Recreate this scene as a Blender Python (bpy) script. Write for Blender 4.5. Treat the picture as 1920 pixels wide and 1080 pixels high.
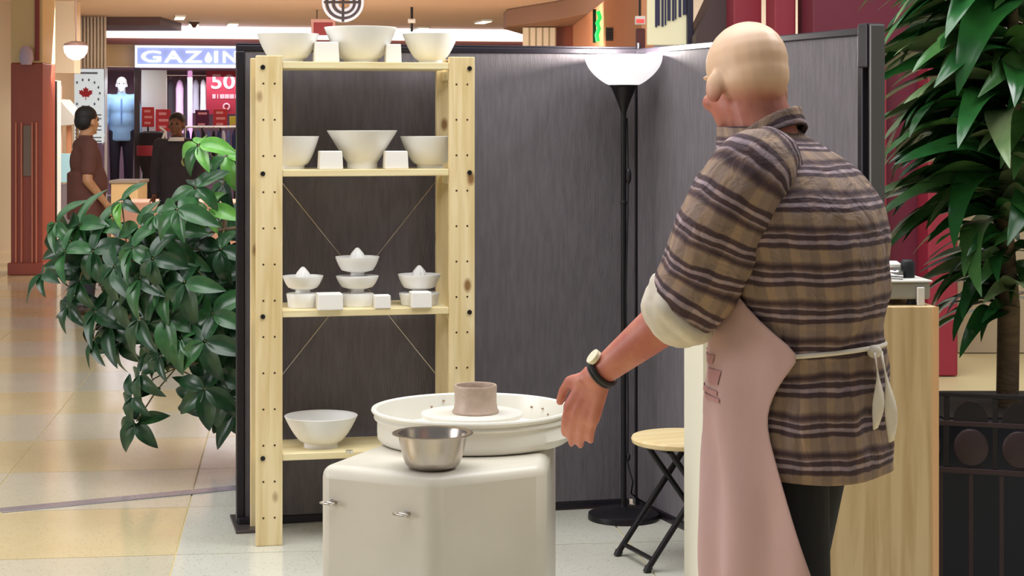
import bpy, bmesh, math, random
from mathutils import Vector, Matrix, noise

random.seed(7)
for o in list(bpy.data.objects):
    bpy.data.objects.remove(o)
SC = bpy.context.scene
COL = SC.collection
PI = math.pi

# ------------------------------------------------------------------ camera, light, exposure
F = 3450.0          # focal length in pixels of the 1920-wide frame
HZ = 228.0          # image row of the horizon
EYE = 1.507         # camera height
cam_d = bpy.data.cameras.new('camera')
cam = bpy.data.objects.new('camera', cam_d); COL.objects.link(cam)
cam.location = (0, 0, EYE); cam.rotation_euler = (PI/2, 0, 0)
cam_d.sensor_width = 36; cam_d.sensor_fit = 'HORIZONTAL'
cam_d.lens = F/1920*36
cam_d.shift_y = (HZ-540)/1920
cam_d.clip_start = .1; cam_d.clip_end = 200
SC.camera = cam

SC.view_settings.view_transform = 'Standard'
SC.view_settings.look = 'None'
SC.view_settings.exposure = 0.06
SC.view_settings.gamma = 1.0
SC.view_settings.use_curve_mapping = False

W = bpy.data.worlds.new('mall_daylight'); SC.world = W; W.use_nodes = True
bg = W.node_tree.nodes['Background']
bg.inputs[0].default_value = (.98, .98, 1.0, 1); bg.inputs[1].default_value = .24

def area(name, loc, size, energy, col=(1, .96, .9), target=None, sizey=None):
    d = bpy.data.lights.new(name, 'AREA'); d.energy = energy; d.color = col
    d.shape = 'RECTANGLE'; d.size = size; d.size_y = sizey or size
    o = bpy.data.objects.new(name, d); COL.objects.link(o); o.location = loc
    if target is not None:
        o.rotation_euler = (Vector(target)-Vector(loc)).to_track_quat('-Z', 'Y').to_euler()
    return o
area('skylight', (-.6, 5.4, 5.4), 4.5, 340, (.98, .99, 1), (-.4, 6.0, 0))
area('left_side_fill', (-6.5, 4.2, 2.0), 2.6, 150, (1, .97, .99), (.9, 6.4, 1.0))  # added fill from the left, brightens the divider's right-hand bay
area('plant_fill', (2.6, 5.6, 4.3), 1.6, 95, (.98, .99, 1), (1.6, 5.9, 1.2))  # added unseen lamp, lifts the corn plant and the counter
area('corridor_ceiling_light', (-4.0, 9.0, 5.0), 3.0, 105, (1, .98, .95), (-3.6, 9.5, 0), 6)
area('concourse_ceiling_light', (-2.6, 20.5, 2.7), 3.0, 200, (1, .93, .86), (-2.6, 21.2, 0), 4)
area('left_wall_fill', (-4.6, 18.6, 2.7), .8, 34, (1, .95, .88), (-5.3, 20.8, 2.2), 1.6)  # added fill to brighten the cream wall at upper left
area('food_court_ceiling_light', (3.5, 13.0, 4.6), 3.0, 150, (1, .9, .8), (3.4, 13.8, 0))

# ------------------------------------------------------------------ helpers
def P(px, py, Y):
    return Vector(((px-960)*Y/F, Y, EYE-(py-HZ)*Y/F))
def zat(py, Y):
    return EYE-(py-HZ)*Y/F
def lin(c):
    return tuple(((x/255)/12.92 if x/255 <= .04045 else ((x/255+.055)/1.055)**2.4) for x in c[:3])+(1,)

MATS = {}
def mat(name, rgb, rough=.5, metal=0, var=0, vscale=8, bump=0, bscale=60, emit=0, stretch=(1, 1, 1), rgb2=None, coat=0, spec=None, trans=0, sub=0):
    if name in MATS: return MATS[name]
    m = bpy.data.materials.new(name); m.use_nodes = True
    nt = m.node_tree; b = nt.nodes['Principled BSDF']
    c = lin(rgb)
    b.inputs['Base Color'].default_value = c
    b.inputs['Roughness'].default_value = rough
    b.inputs['Metallic'].default_value = metal
    if spec is not None: b.inputs['Specular IOR Level'].default_value = spec
    if coat: b.inputs['Coat Weight'].default_value = coat
    if trans: b.inputs['Transmission Weight'].default_value = trans
    if sub:
        b.inputs['Subsurface Weight'].default_value = sub
        b.inputs['Subsurface Radius'].default_value = (.012, .005, .003)
    if emit:
        b.inputs['Emission Color'].default_value = c
        b.inputs['Emission Strength'].default_value = emit
    tc = mp = None
    if var or bump:
        tc = nt.nodes.new('ShaderNodeTexCoord'); mp = nt.nodes.new('ShaderNodeMapping')
        mp.inputs['Scale'].default_value = stretch
        nt.links.new(tc.outputs['Object'], mp.inputs['Vector'])
    if var:
        n = nt.nodes.new('ShaderNodeTexNoise'); n.inputs['Scale'].default_value = vscale
        n.inputs['Detail'].default_value = 5
        nt.links.new(mp.outputs[0], n.inputs['Vector'])
        r = nt.nodes.new('ShaderNodeValToRGB')
        c2 = lin(rgb2) if rgb2 else tuple(x*(1-var) for x in c[:3])+(1,)
        r.color_ramp.elements[0].position = .35; r.color_ramp.elements[1].position = .65
        r.color_ramp.elements[0].color = c2; r.color_ramp.elements[1].color = c
        nt.links.new(n.outputs['Fac'], r.inputs[0]); nt.links.new(r.outputs[0], b.inputs['Base Color'])
        if emit: nt.links.new(r.outputs[0], b.inputs['Emission Color'])
    if bump:
        n2 = nt.nodes.new('ShaderNodeTexNoise'); n2.inputs['Scale'].default_value = bscale
        nt.links.new(mp.outputs[0], n2.inputs['Vector'])
        bp = nt.nodes.new('ShaderNodeBump'); bp.inputs['Strength'].default_value = bump
        bp.inputs['Distance'].default_value = .01
        nt.links.new(n2.outputs['Fac'], bp.inputs['Height']); nt.links.new(bp.outputs[0], b.inputs['Normal'])
    MATS[name] = m
    return m

def wood_mat(name, rgb, rgb2, axis, knots=0, rough=.5):
    if name in MATS: return MATS[name]
    m = bpy.data.materials.new(name); m.use_nodes = True
    nt = m.node_tree; b = nt.nodes['Principled BSDF']; b.inputs['Roughness'].default_value = rough
    tc = nt.nodes.new('ShaderNodeTexCoord'); mp = nt.nodes.new('ShaderNodeMapping')
    s = [14, 14, 14]; s[axis] = .9; mp.inputs['Scale'].default_value = s
    nt.links.new(tc.outputs['Object'], mp.inputs['Vector'])
    n = nt.nodes.new('ShaderNodeTexNoise'); n.inputs['Scale'].default_value = 2.2; n.inputs['Detail'].default_value = 6
    n.inputs['Distortion'].default_value = .6
    nt.links.new(mp.outputs[0], n.inputs['Vector'])
    r = nt.nodes.new('ShaderNodeValToRGB')
    r.color_ramp.elements[0].position = .32; r.color_ramp.elements[1].position = .6
    r.color_ramp.elements[0].color = lin(rgb2); r.color_ramp.elements[1].color = lin(rgb)
    nt.links.new(n.outputs['Fac'], r.inputs[0])
    out = r.outputs[0]
    if knots:
        mp2 = nt.nodes.new('ShaderNodeMapping'); s2 = [9, 9, 9]; s2[axis] = 5.0
        mp2.inputs['Scale'].default_value = s2
        nt.links.new(tc.outputs['Object'], mp2.inputs['Vector'])
        v = nt.nodes.new('ShaderNodeTexVoronoi'); v.inputs['Scale'].default_value = 1.0
        nt.links.new(mp2.outputs[0], v.inputs['Vector'])
        r2 = nt.nodes.new('ShaderNodeValToRGB')
        r2.color_ramp.elements[0].position = .07; r2.color_ramp.elements[0].color = (1, 1, 1, 1)
        r2.color_ramp.elements[1].position = .16; r2.color_ramp.elements[1].color = (0, 0, 0, 1)
        nt.links.new(v.outputs['Distance'], r2.inputs[0])
        mx = nt.nodes.new('ShaderNodeMix'); mx.data_type = 'RGBA'
        nt.links.new(r2.outputs[0], mx.inputs['Factor'])
        nt.links.new(out, mx.inputs['A']); mx.inputs['B'].default_value = lin((138, 100, 58))
        out = mx.outputs['Result']
    nt.links.new(out, b.inputs['Base Color'])
    MATS[name] = m
    return m

class MB:
    """collects shapes into one mesh"""
    def __init__(s): s.v = []; s.f = []; s.uv = None
    def add(s, v, f):
        b = len(s.v); s.v += [Vector(p) for p in v]; s.f += [tuple(i+b for i in q) for q in f]; return s
    def box(s, x0, x1, y0, y1, z0, z1):
        v = [(x0, y0, z0), (x1, y0, z0), (x1, y1, z0), (x0, y1, z0), (x0, y0, z1), (x1, y0, z1), (x1, y1, z1), (x0, y1, z1)]
        f = [(0, 3, 2, 1), (4, 5, 6, 7), (0, 1, 5, 4), (1, 2, 6, 5), (2, 3, 7, 6), (3, 0, 4, 7)]
        return s.add(v, f)
    def beam(s, a, b, z0, z1, t):
        """upright slab from plan point a to b with thickness t, centred"""
        a = Vector(a[:2]); b = Vector(b[:2]); d = (b-a).normalized(); n = Vector((-d.y, d.x))*t/2
        q = [a-n, b-n, b+n, a+n]
        v = [(p.x, p.y, z) for z in (z0, z1) for p in q]
        return s.add(v, [(0, 3, 2, 1), (4, 5, 6, 7), (0, 1, 5, 4), (1, 2, 6, 5), (2, 3, 7, 6), (3, 0, 4, 7)])
    def prism(s, poly, z0, z1):
        n = len(poly)
        v = [(p[0], p[1], z0) for p in poly]+[(p[0], p[1], z1) for p in poly]
        f = [tuple(range(n-1, -1, -1)), tuple(range(n, 2*n))]+[(i, (i+1) % n, (i+1) % n+n, i+n) for i in range(n)]
        return s.add(v, f)
    def lathe(s, prof, n=48, c=(0, 0, 0), rf=None, closed=False):
        v = []; f = []; m = len(prof)
        for i, (r, z) in enumerate(prof):
            for k in range(n):
                t = 2*PI*k/n; rr = r if rf is None else rf(r, z, t, i)
                v.append((c[0]+rr*math.cos(t), c[1]+rr*math.sin(t), c[2]+z))
        for i in range(m-1 if not closed else m):
            j = (i+1) % m
            for k in range(n):
                l = (k+1) % n
                f.append((i*n+k, i*n+l, j*n+l, j*n+k))
        if not closed:
            f.append(tuple(range(n-1, -1, -1))); f.append(tuple(range((m-1)*n, m*n)))
        return s.add(v, f)
    def tube(s, pts, r, n=10, closed=False, cap=True):
        pts = [Vector(p) for p in pts]; m = len(pts)
        rs = r if isinstance(r, (list, tuple)) else [r]*m
        v = []; f = []; up = None
        for i, p in enumerate(pts):
            if closed: t = (pts[(i+1) % m]-pts[i-1]).normalized()
            else: t = (pts[min(i+1, m-1)]-pts[max(i-1, 0)]).normalized()
            if up is None:
                up = Vector((0, 0, 1)) if abs(t.z) < .9 else Vector((1, 0, 0))
            a = t.cross(up).normalized(); up = a.cross(t).normalized()
            for k in range(n):
                w = 2*PI*k/n
                v.append(p+(a*math.cos(w)+up*math.sin(w))*rs[i])
        for i in range(m if closed else m-1):
            j = (i+1) % m
            for k in range(n):
                l = (k+1) % n
                f.append((i*n+k, j*n+k, j*n+l, i*n+l))
        if cap and not closed:
            f.append(tuple(range(n))); f.append(tuple(range(m*n-1, (m-1)*n-1, -1)))
        return s.add(v, f)
    def ell(s, c, r, R=None, nu=20, nv=12):
        c = Vector(c); v = []; f = []
        for i in range(1, nv):
            p = PI*i/nv
            for k in range(nu):
                t = 2*PI*k/nu
                q = Vector((r[0]*math.sin(p)*math.cos(t), r[1]*math.sin(p)*math.sin(t), r[2]*math.cos(p)))
                v.append(c+((R @ q) if R else q))
        for i in range(nv-2):
            for k in range(nu):
                l = (k+1) % nu
                f.append((i*nu+k, (i+1)*nu+k, (i+1)*nu+l, i*nu+l))
        q0 = Vector((0, 0, r[2])); q1 = Vector((0, 0, -r[2]))
        v += [c+((R @ q0) if R else q0), c+((R @ q1) if R else q1)]
        a = len(v)-2; bq = len(v)-1
        for k in range(nu):
            l = (k+1) % nu
            f.append((a, k, l)); f.append((bq, (nv-2)*nu+l, (nv-2)*nu+k))
        return s.add(v, f)
    def cap(s, p0, r0, p1, r1, n=16, flat=1.0, axis=None):
        """tapered capsule; flat squeezes it along axis"""
        p0 = Vector(p0); p1 = Vector(p1); d = p1-p0; L = d.length; t = d/L
        up = Vector(axis) if axis is not None else (Vector((0, 0, 1)) if abs(t.z) < .9 else Vector((1, 0, 0)))
        a = t.cross(up).normalized(); u = a.cross(t).normalized()
        rings = []
        for i in range(5):
            w = PI/2*(i/4.0); rings.append((-r0*math.cos(w), max(r0*math.sin(w), r0*.05)))
        for i in range(5):
            w = PI/2*(i/4.0); rings.append((L+r1*math.sin(w), max(r1*math.cos(w), r1*.05)))
        v = []; f = []
        for (x, r) in rings:
            for k in range(n):
                w = 2*PI*k/n
                v.append(p0+t*x+a*math.cos(w)*r+u*math.sin(w)*r*flat)
        m = len(rings)
        for i in range(m-1):
            for k in range(n):
                l = (k+1) % n
                f.append((i*n+k, (i+1)*n+k, (i+1)*n+l, i*n+l))
        f.append(tuple(range(n))); f.append(tuple(range(m*n-1, (m-1)*n-1, -1)))
        return s.add(v, f)
    def loft(s, rings, closed_ring=True, caps=True):
        n = len(rings[0]); m = len(rings); v = [p for r in rings for p in r]; f = []
        for i in range(m-1):
            for k in range(n if closed_ring else n-1):
                l = (k+1) % n
                f.append((i*n+k, i*n+l, (i+1)*n+l, (i+1)*n+k))
        if caps and closed_ring:
            f.append(tuple(range(n-1, -1, -1))); f.append(tuple(range((m-1)*n, m*n)))
        return s.add(v, f)
    def mesh(s, name, inv=None):
        me = bpy.data.meshes.new(name)
        vs = [inv @ p for p in s.v] if inv is not None else s.v
        me.from_pydata([tuple(p) for p in vs], [], s.f); me.update()
        bm = bmesh.new(); bm.from_mesh(me); bmesh.ops.recalc_face_normals(bm, faces=bm.faces); bm.to_mesh(me); bm.free()
        return me
    def build(s, name, m, parent=None, smooth=False, bevel=0, bseg=2, world=False, solid=0, sub=0):
        inv = root_inv(parent) if (world and parent is not None) else None
        me = s.mesh(name, inv)
        return finish(name, me, m, parent, smooth, bevel, bseg, solid, sub)

def root_inv(o):
    M = Matrix.Identity(4)
    while o is not None:
        M = o.matrix_basis @ M; o = o.parent
    return M.inverted()

def shade(me, ang=38):
    for p in me.polygons: p.use_smooth = True
    if hasattr(me, 'set_sharp_from_angle'): me.set_sharp_from_angle(angle=math.radians(ang))

def finish(name, me, m, parent=None, smooth=False, bevel=0, bseg=2, solid=0, sub=0):
    if isinstance(m, (list, tuple)):
        for x in m: me.materials.append(x)
    else: me.materials.append(m)
    if smooth: shade(me)
    o = bpy.data.objects.new(name, me); COL.objects.link(o)
    if parent is not None: o.parent = parent
    if solid:
        md = o.modifiers.new('thickness', 'SOLIDIFY'); md.thickness = solid; md.offset = 0
    if sub:
        md = o.modifiers.new('subdivision', 'SUBSURF'); md.levels = sub; md.render_levels = sub
    if bevel:
        md = o.modifiers.new('bevel', 'BEVEL'); md.width = bevel; md.segments = bseg; md.limit_method = 'ANGLE'
    return o

def tag(o, label, cat, group=None):
    o['label'] = label; o['category'] = cat
    if group: o['group'] = group
    return o
def thing(name, label, cat, loc=(0, 0, 0), rz=0, group=None):
    o = bpy.data.objects.new(name, None); COL.objects.link(o)
    o.location = loc; o.rotation_euler = (0, 0, rz)
    o.matrix_basis = Matrix.Translation(Vector(loc)) @ Matrix.Rotation(rz, 4, 'Z')
    o.empty_display_size = .1
    return tag(o, label, cat, group)
def struct(o):
    o['kind'] = 'structure'; return o

def blob(mb, name, m, parent, voxel=.006, smooth_it=6, world=True, factor=.5):
    """fuse overlapping closed shapes into one continuous skin"""
    me = mb.mesh(name+'_raw', root_inv(parent) if world else None)
    o = bpy.data.objects.new(name+'_raw', me); COL.objects.link(o)
    r = o.modifiers.new('r', 'REMESH'); r.mode = 'VOXEL'; r.voxel_size = voxel; r.adaptivity = 0
    sm = o.modifiers.new('s', 'SMOOTH'); sm.factor = factor; sm.iterations = smooth_it
    dg = bpy.context.evaluated_depsgraph_get(); dg.update()
    ne = bpy.data.meshes.new_from_object(o.evaluated_get(dg)); ne.name = name
    bpy.data.objects.remove(o); bpy.data.meshes.remove(me)
    for p in ne.polygons: p.use_smooth = True
    ne.materials.clear(); ne.materials.append(m)
    q = bpy.data.objects.new(name, ne); COL.objects.link(q); q.parent = parent
    return q

FONT = {}
def letter(ch, x0, x1, z0, z1, y, depth, m, parent, name='letter', slant=0.0, bold=0.0):
    """one raised character fitted to a box in the x-z plane of its parent, facing -y"""
    cu = bpy.data.curves.new('t', 'FONT'); cu.body = ch; cu.extrude = .01; cu.resolution_u = 4; cu.offset = bold
    o = bpy.data.objects.new('t', cu); COL.objects.link(o)
    dg = bpy.context.evaluated_depsgraph_get(); dg.update()
    me = bpy.data.meshes.new_from_object(o.evaluated_get(dg))
    bpy.data.objects.remove(o); bpy.data.curves.remove(cu)
    xs = [v.co.x for v in me.vertices]; ys = [v.co.y for v in me.vertices]; zs = [v.co.z for v in me.vertices]
    ax, bx, ay, by, az, bz = min(xs), max(xs), min(ys), max(ys), min(zs), max(zs)
    for v in me.vertices:
        u = (v.co.x-ax)/(bx-ax); w = (v.co.y-ay)/(by-ay); d = (v.co.z-az)/(bz-az)
        v.co = (x0+(x1-x0)*u, y-depth*d, z0+(z1-z0)*w)
    me.materials.clear(); me.materials.append(m); me.name = name
    o = bpy.data.objects.new(name, me); COL.objects.link(o); o.parent = parent
    return o

# ------------------------------------------------------------------ materials
M_pine_z = wood_mat('pine_upright', (232, 212, 166), (210, 184, 128), 2, knots=1)
M_pine_x = wood_mat('pine_shelf', (234, 220, 176), (218, 196, 142), 0)
M_ply = wood_mat('pale_plywood', (212, 186, 142), (188, 158, 112), 2)
M_seatwood = wood_mat('birch_seat', (235, 214, 165), (224, 196, 140), 0)
M_ceramic = mat('white_ceramic', (240, 239, 236), .38, var=.04, vscale=6)
M_bisque = mat('bisque_block', (232, 228, 220), .6)
M_clay = mat('wet_grey_clay', (178, 156, 138), .42, var=.12, vscale=30, bump=.15, bscale=90)
M_wheelwhite = mat('wheel_enamel', (204, 197, 182), .35, var=.06, vscale=5)
M_pan = mat('splash_pan_plastic', (228, 224, 212), .28, var=.03, vscale=7)
M_steel = mat('brushed_steel', (190, 180, 170), .26, 1.0, var=.15, vscale=20, stretch=(1, 1, .1))
M_chrome = mat('chrome', (205, 203, 200), .15, 1.0)
M_black = mat('black_metal', (22, 20, 24), .4, .3)
M_blackplastic = mat('black_plastic', (18, 17, 20), .5)
M_hole = mat('dark_peg_hole', (60, 38, 20), .8)
M_divfab = mat('charcoal_divider_fabric', (108, 102, 107), .85, var=.2, vscale=60, bump=.25, bscale=220, stretch=(1, 1, .15))
M_divframe = mat('dark_divider_frame', (38, 34, 42), .35, .4)
M_alu = mat('aluminium_trim', (150, 146, 160), .3, .9)

# ------------------------------------------------------------------ setting: floor of terrazzo tiles
YAW_T = math.radians(6.8)
def tile_mat(name, rgb, rgb2):
    m = mat(name, rgb, .15, var=.1, vscale=2.2, rgb2=rgb2)
    nt = m.node_tree; b = nt.nodes['Principled BSDF']
    src = b.inputs['Base Color'].links[0].from_socket
    tc = nt.nodes.new('ShaderNodeTexCoord')
    v = nt.nodes.new('ShaderNodeTexVoronoi'); v.inputs['Scale'].default_value = 55
    g = nt.nodes.new('ShaderNodeNewGeometry'); nt.links.new(g.outputs['Position'], v.inputs['Vector'])
    r = nt.nodes.new('ShaderNodeValToRGB')
    r.color_ramp.elements[0].position = .16; r.color_ramp.elements[0].color = (1, 1, 1, 1)
    r.color_ramp.elements[1].position = .24; r.color_ramp.elements[1].color = (0, 0, 0, 1)
    nt.links.new(v.outputs['Distance'], r.inputs[0])
    mu = nt.nodes.new('ShaderNodeMath'); mu.operation = 'MULTIPLY'; mu.inputs[1].default_value = .5
    nt.links.new(r.outputs[0], mu.inputs[0])
    mx = nt.nodes.new('ShaderNodeMix'); mx.data_type = 'RGBA'
    nt.links.new(mu.outputs[0], mx.inputs['Factor']); nt.links.new(src, mx.inputs['A'])
    mx.inputs['B'].default_value = lin((150, 138, 116))
    nt.links.new(mx.outputs['Result'], b.inputs['Base Color'])
    return m
M_tile_y = tile_mat('yellow_terrazzo', (204, 188, 148), (198, 180, 138))
M_tile_w = tile_mat('cream_terrazzo', (198, 190, 168), (192, 184, 160))
M_tile_b = tile_mat('pale_grey_terrazzo', (202, 200, 188), (194, 192, 178))
M_grout = mat('pale_grout', (226, 210, 160), .4)
M_farfloor = mat('far_terrazzo', (226, 206, 162), .18, var=.08, vscale=1.5, rgb2=(216, 200, 166))

fl = struct(MB().box(-14, 14, -2, 45, -.1, -.006).build('floor', M_grout))
S = .8
def tile_mesh(m):
    me = MB().box(.003, S-.003, .003, S-.003, -.006, 0).mesh('floor_tile'); me.materials.append(m); return me
TM = {k: tile_mesh(m) for k, m in (('y', M_tile_y), ('w', M_tile_w), ('b', M_tile_b))}
cT, sT = math.cos(YAW_T), math.sin(YAW_T)
T0 = Vector((-1.17-.8*.0, 6.40, 0))
for i in range(-7, 5):
    for j in range(-3, 17):
        c = T0+Vector((cT*S*i-sT*S*j, sT*S*i+cT*S*j, 0))
        if c.x > 2.2 and c.y > 9: continue
        if i > 0 and j > 4: continue
        key = 'y' if j % 2 == 0 else 'w'
        if i >= 0 and j < 3: key = 'b'
        o = bpy.data.objects.new('floor_tile', TM[key]); COL.objects.link(o)
        o.parent = fl; o.location = c; o.rotation_euler = (0, 0, YAW_T)
# beyond the tiles: one polished field, a hair lower than the tiles
struct(MB().box(-14, 14, 17, 45, -.006, -.002).build('floor_far', M_farfloor))
# metal joint strip crossing the corridor floor
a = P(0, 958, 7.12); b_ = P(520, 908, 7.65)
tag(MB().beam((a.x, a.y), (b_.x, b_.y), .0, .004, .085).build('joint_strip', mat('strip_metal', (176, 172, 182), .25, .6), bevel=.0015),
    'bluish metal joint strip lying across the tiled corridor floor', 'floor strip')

# ------------------------------------------------------------------ pine shelf unit
RO = Vector((-.9076, 6.523, 0)); RY = math.radians(12)
rc, rs_ = math.cos(RY), math.sin(RY)
def rack(px, ly):
    k = (px-960)/F
    lx = (k*(RO.y+ly*rc)-RO.x+ly*rs_)/(rc-k*rs_)
    return lx, RO.y+lx*rs_+ly*rc
def rackw(lx, ly, z):
    return Vector((RO.x+lx*rc-ly*rs_, RO.y+lx*rs_+ly*rc, z))
unit = thing('shelf_unit', 'tall open pine shelf unit holding white bowls and juicers', 'shelf', tuple(RO), RY)
RW, RD, RH = .79, .31, 1.742
PW = .094
SHZ = [1.721, 1.335, .834, .324]
for (x0, front) in ((0, 1), (RW-PW, 1), (0, 0), (RW-PW, 0)):
    y0 = 0 if front else RD-.03
    post = MB().box(x0, x0+PW, y0, y0+.03, 0, RH).build('post', M_pine_z, unit, bevel=.003)
    if front:
        # carriage bolts and peg holes
        ox = x0+.024 if x0 == 0 else x0+PW-.02
        for z in (1.70, 1.322, .815, .312):
            bm = MB(); bm.tube([(ox, -.004, z), (ox, .01, z)], .0085, 14)
            bm.build('bolt', M_black, post, smooth=True)
        hb = MB(); z = .1
        while z < 1.66:
            for hx in (x0+.026, x0+.066):
                if min(abs(z-q) for q in (1.70, 1.322, .815, .312)) > .03:
                    hb.tube([(hx, -.0006, z), (hx, .004, z)], .0038, 8)
            z += .1285
        h = hb.build('peg_holes', M_hole, post); h['kind'] = 'stuff'
    for z in ():
        pass
for z in SHZ:
    MB().box(PW+.0005, RW-PW-.0005, .004, RD-.004, z-.024, z).build('shelf_board', M_pine_x, unit, bevel=.002)
    for x0 in (.02, RW-PW+.02):
        MB().box(x0, x0+.05, .03, RD-.03, z-.06, z-.026).build('side_rail', M_pine_x, unit, bevel=.002)
def rod(p, q, zp, zq, ly):
    a = rack(p, ly); b = rack(q, ly)
    MB().tube([(a[0], ly, zat(zp, a[1])), (b[0], ly, zat(zq, b[1]))], .0028, 8).build('cross_brace', M_steel, unit, smooth=True)
rod(524, 826, 336, 712, RD+.004)
rod(822, 526, 334, 706, RD+.010)

# ------------------------------------------------------------------ bowls and blocks on the shelves
def bowl(px, rim_py, w_px, z0, foot, curve, label, ly=.15, group='white bowls on the pine shelf unit', foot_h=.012):
    lx, Y = rack(px, ly)
    r = w_px/2*Y/F
    h = zat(rim_py, Y)-z0
    p = rackw(lx, ly, z0)
    o = thing('bowl', label, 'bowl', tuple(p), 0, group)
    prof = [(.001, 0.004), (foot*.8, .004), (foot*.86, 0), (foot, 0), (foot*1.0, foot_h)]
    n = 14
    for i in range(1, n+1):
        t = i/n
        rr = foot+(r-foot)*(t**curve)
        prof.append((rr, foot_h+(h-foot_h)*t))
    prof.append((r-.001, h+.001)); prof.append((r-.004, h))
    for i in range(n-1, 0, -1):
        t = i/n
        rr = foot+(r-foot)*(t**curve)
        prof.append((max(rr-.006, .004), foot_h+.004+(h-foot_h-.004)*t))
    prof.append((.001, foot_h+.006))
    MB().lathe(prof, 64).build('vessel', M_ceramic, o, smooth=True)
    return o
bowl(540, 64, 116, SHZ[0], .055, .55, 'rounded white bowl at the left end of the top shelf')
bowl(676, 52, 136, SHZ[0], .062, .62, 'largest white bowl, in the middle of the top shelf')
bowl(807, 64, 106, SHZ[0], .045, .62, 'white bowl at the right end of the top shelf')
bowl(545, 256, 106, SHZ[1], .05, .55, 'white bowl half hidden by the left post on the second shelf')
bowl(679, 245, 132, SHZ[1], .055, .95, 'straight-sided flaring white bowl in the middle of the second shelf', foot_h=.022)
bowl(806, 256, 112, SHZ[1], .048, .6, 'white bowl half hidden by the right post on the second shelf')
bowl(602, 779, 137, SHZ[3], .062, .62, 'wide white bowl alone on the lowest shelf beside the wheel', ly=.13, foot_h=.016)

def block(px0, px1, top, z0, label, ly, tap=.07):
    l0, Y = rack(px0, ly); l1, _ = rack(px1, ly)
    w = l1-l0; h = zat(top, Y)-z0
    p = rackw((l0+l1)/2, ly, z0)
    a = w/2; t = a*(1-tap); d = min(.045, w*.5)
    o = MB().loft([[(-a, -d, 0), (a, -d, 0), (a, d, 0), (-a, d, 0)], [(-t, -d*.93, h), (t, -d*.93, h), (t, d*.93, h), (-t, d*.93, h)]]).build('display_block', M_bisque, bevel=.003)
    o.location = p; o.rotation_euler = (0, 0, RY)
    return tag(o, label, 'block', 'small white blocks on the pine shelf unit')
block(588, 634, 79, SHZ[0], 'small white block between left and middle bowls on the top shelf', .085)
block(722, 751, 83, SHZ[0], 'narrow white block between middle and right bowls on the top shelf', .085)
block(597, 641, 283, SHZ[1], 'small white block left of the flaring bowl on the second shelf', .06)
block(720, 763, 283, SHZ[1], 'small white block right of the flaring bowl on the second shelf', .06)
block(594, 641, 550, SHZ[2], 'white block left of the tallest juicer stack', .03, .02)
block(701, 731, 553, SHZ[2], 'narrow white block right of the tallest juicer stack', .03, .02)
block(769, 807, 547, SHZ[2], 'white block in front of the right-hand juicer', .03, .02)

def dish(name, label, cat, p, r, h, foot, fh, reamer=0, group=None):
    o = thing(name, label, cat, tuple(p), 0, group)
    n = 8
    prof = [(.001, .002), (foot*.8, .002), (foot*.9, 0), (foot, 0), (foot*.94, fh)]
    # wall turns sharply out then rises
    prof += [(foot*1.35, fh+.003), (r*.72, fh+.009), (r*.84, fh+(h-fh)*.42), (r*.94, fh+(h-fh)*.72), (r, h-.002), (r, h), (r-.004, h)]
    prof += [(r*.88, fh+(h-fh)*.55), (r*.76, fh+.02), (.002, fh+.016)]
    MB().lathe(prof, 56).build('vessel', M_ceramic, o, smooth=True)
    if reamer:
        pr = [(.030, fh+.014), (.031, fh+.03), (.026, h+.0), (.021, h+.012), (.012, h+.024), (.006, h+.031), (.001, h+.033)]
        MB().lathe(pr, 64, rf=lambda rr, z, t, i: rr*(1+.07*math.cos(8*t)*(1 if i < 5 else .3))).build('reamer', M_ceramic, o, smooth=True)
    return o
def base_cup(px, w_px, top, label, ly=.12):
    lx, Y = rack(px, ly); r = w_px/2*Y/F; h = zat(top, Y)-SHZ[2]
    p = rackw(lx, ly, SHZ[2])
    o = thing('base_bowl', label, 'bowl', tuple(p), 0, 'straight white bowls under the juicers')
    prof = [(.001, .003), (r*.8, .003), (r*.86, 0), (r*.9, .002), (r*.94, h*.5), (r, h-.002), (r-.001, h), (r-.005, h-.001), (r*.86, h*.5), (r*.8, .012), (.001, .01)]
    # a plain lid closes it so the next dish can rest on it
    MB().lathe(prof, 56).build('vessel', M_ceramic, o, smooth=True)
    MB().lathe([(.001, h-.006), (r-.009, h-.006), (r-.004, h+.001), (r*.55, h+.003), (.001, h+.003)], 56).build('lid', M_ceramic, o, smooth=True)
    return p+Vector((0, 0, h+.003)), Y
for (px, wpx, lab) in ((568, 62, 'straight white bowl under the left-hand juicer'), (670, 62, 'straight white bowl at the foot of the tallest juicer stack'), (786, 76, 'straight white bowl under the right-hand juicer, behind a block')):
    top = 550 if px < 700 else 549
    p, Y = base_cup(px, wpx, top, lab)
    if px == 568:
        dish('juicer', 'white citrus juicer with pointed reamer at left of the third shelf', 'juicer', p, 38*Y/F, zat(517, Y)-p.z, .028, .01, 1, 'white citrus juicers on the third shelf')
    elif px == 670:
        h = zat(517, Y)-p.z
        dish('dish', 'footed white dish in the middle of the tallest juicer stack', 'dish', p, 40*Y/F, h, .026, .012)
        # a flat insert carries the top juicer
        q = p+Vector((0, 0, h))
        MB().lathe([(.001, h-.004), (36*Y/F, h-.004), (37*Y/F, h), (.001, h)], 48).build('insert', M_ceramic, bpy.data.objects['dish'], smooth=True)
        dish('juicer', 'white citrus juicer on top of the tallest stack', 'juicer', q, 41*Y/F, zat(481, Y)-q.z, .026, .012, 1, 'white citrus juicers on the third shelf')
    else:
        dish('juicer', 'white citrus juicer with pointed reamer at right of the third shelf', 'juicer', p, 40*Y/F, zat(514, Y)-p.z, .028, .009, 1, 'white citrus juicers on the third shelf')

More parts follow.
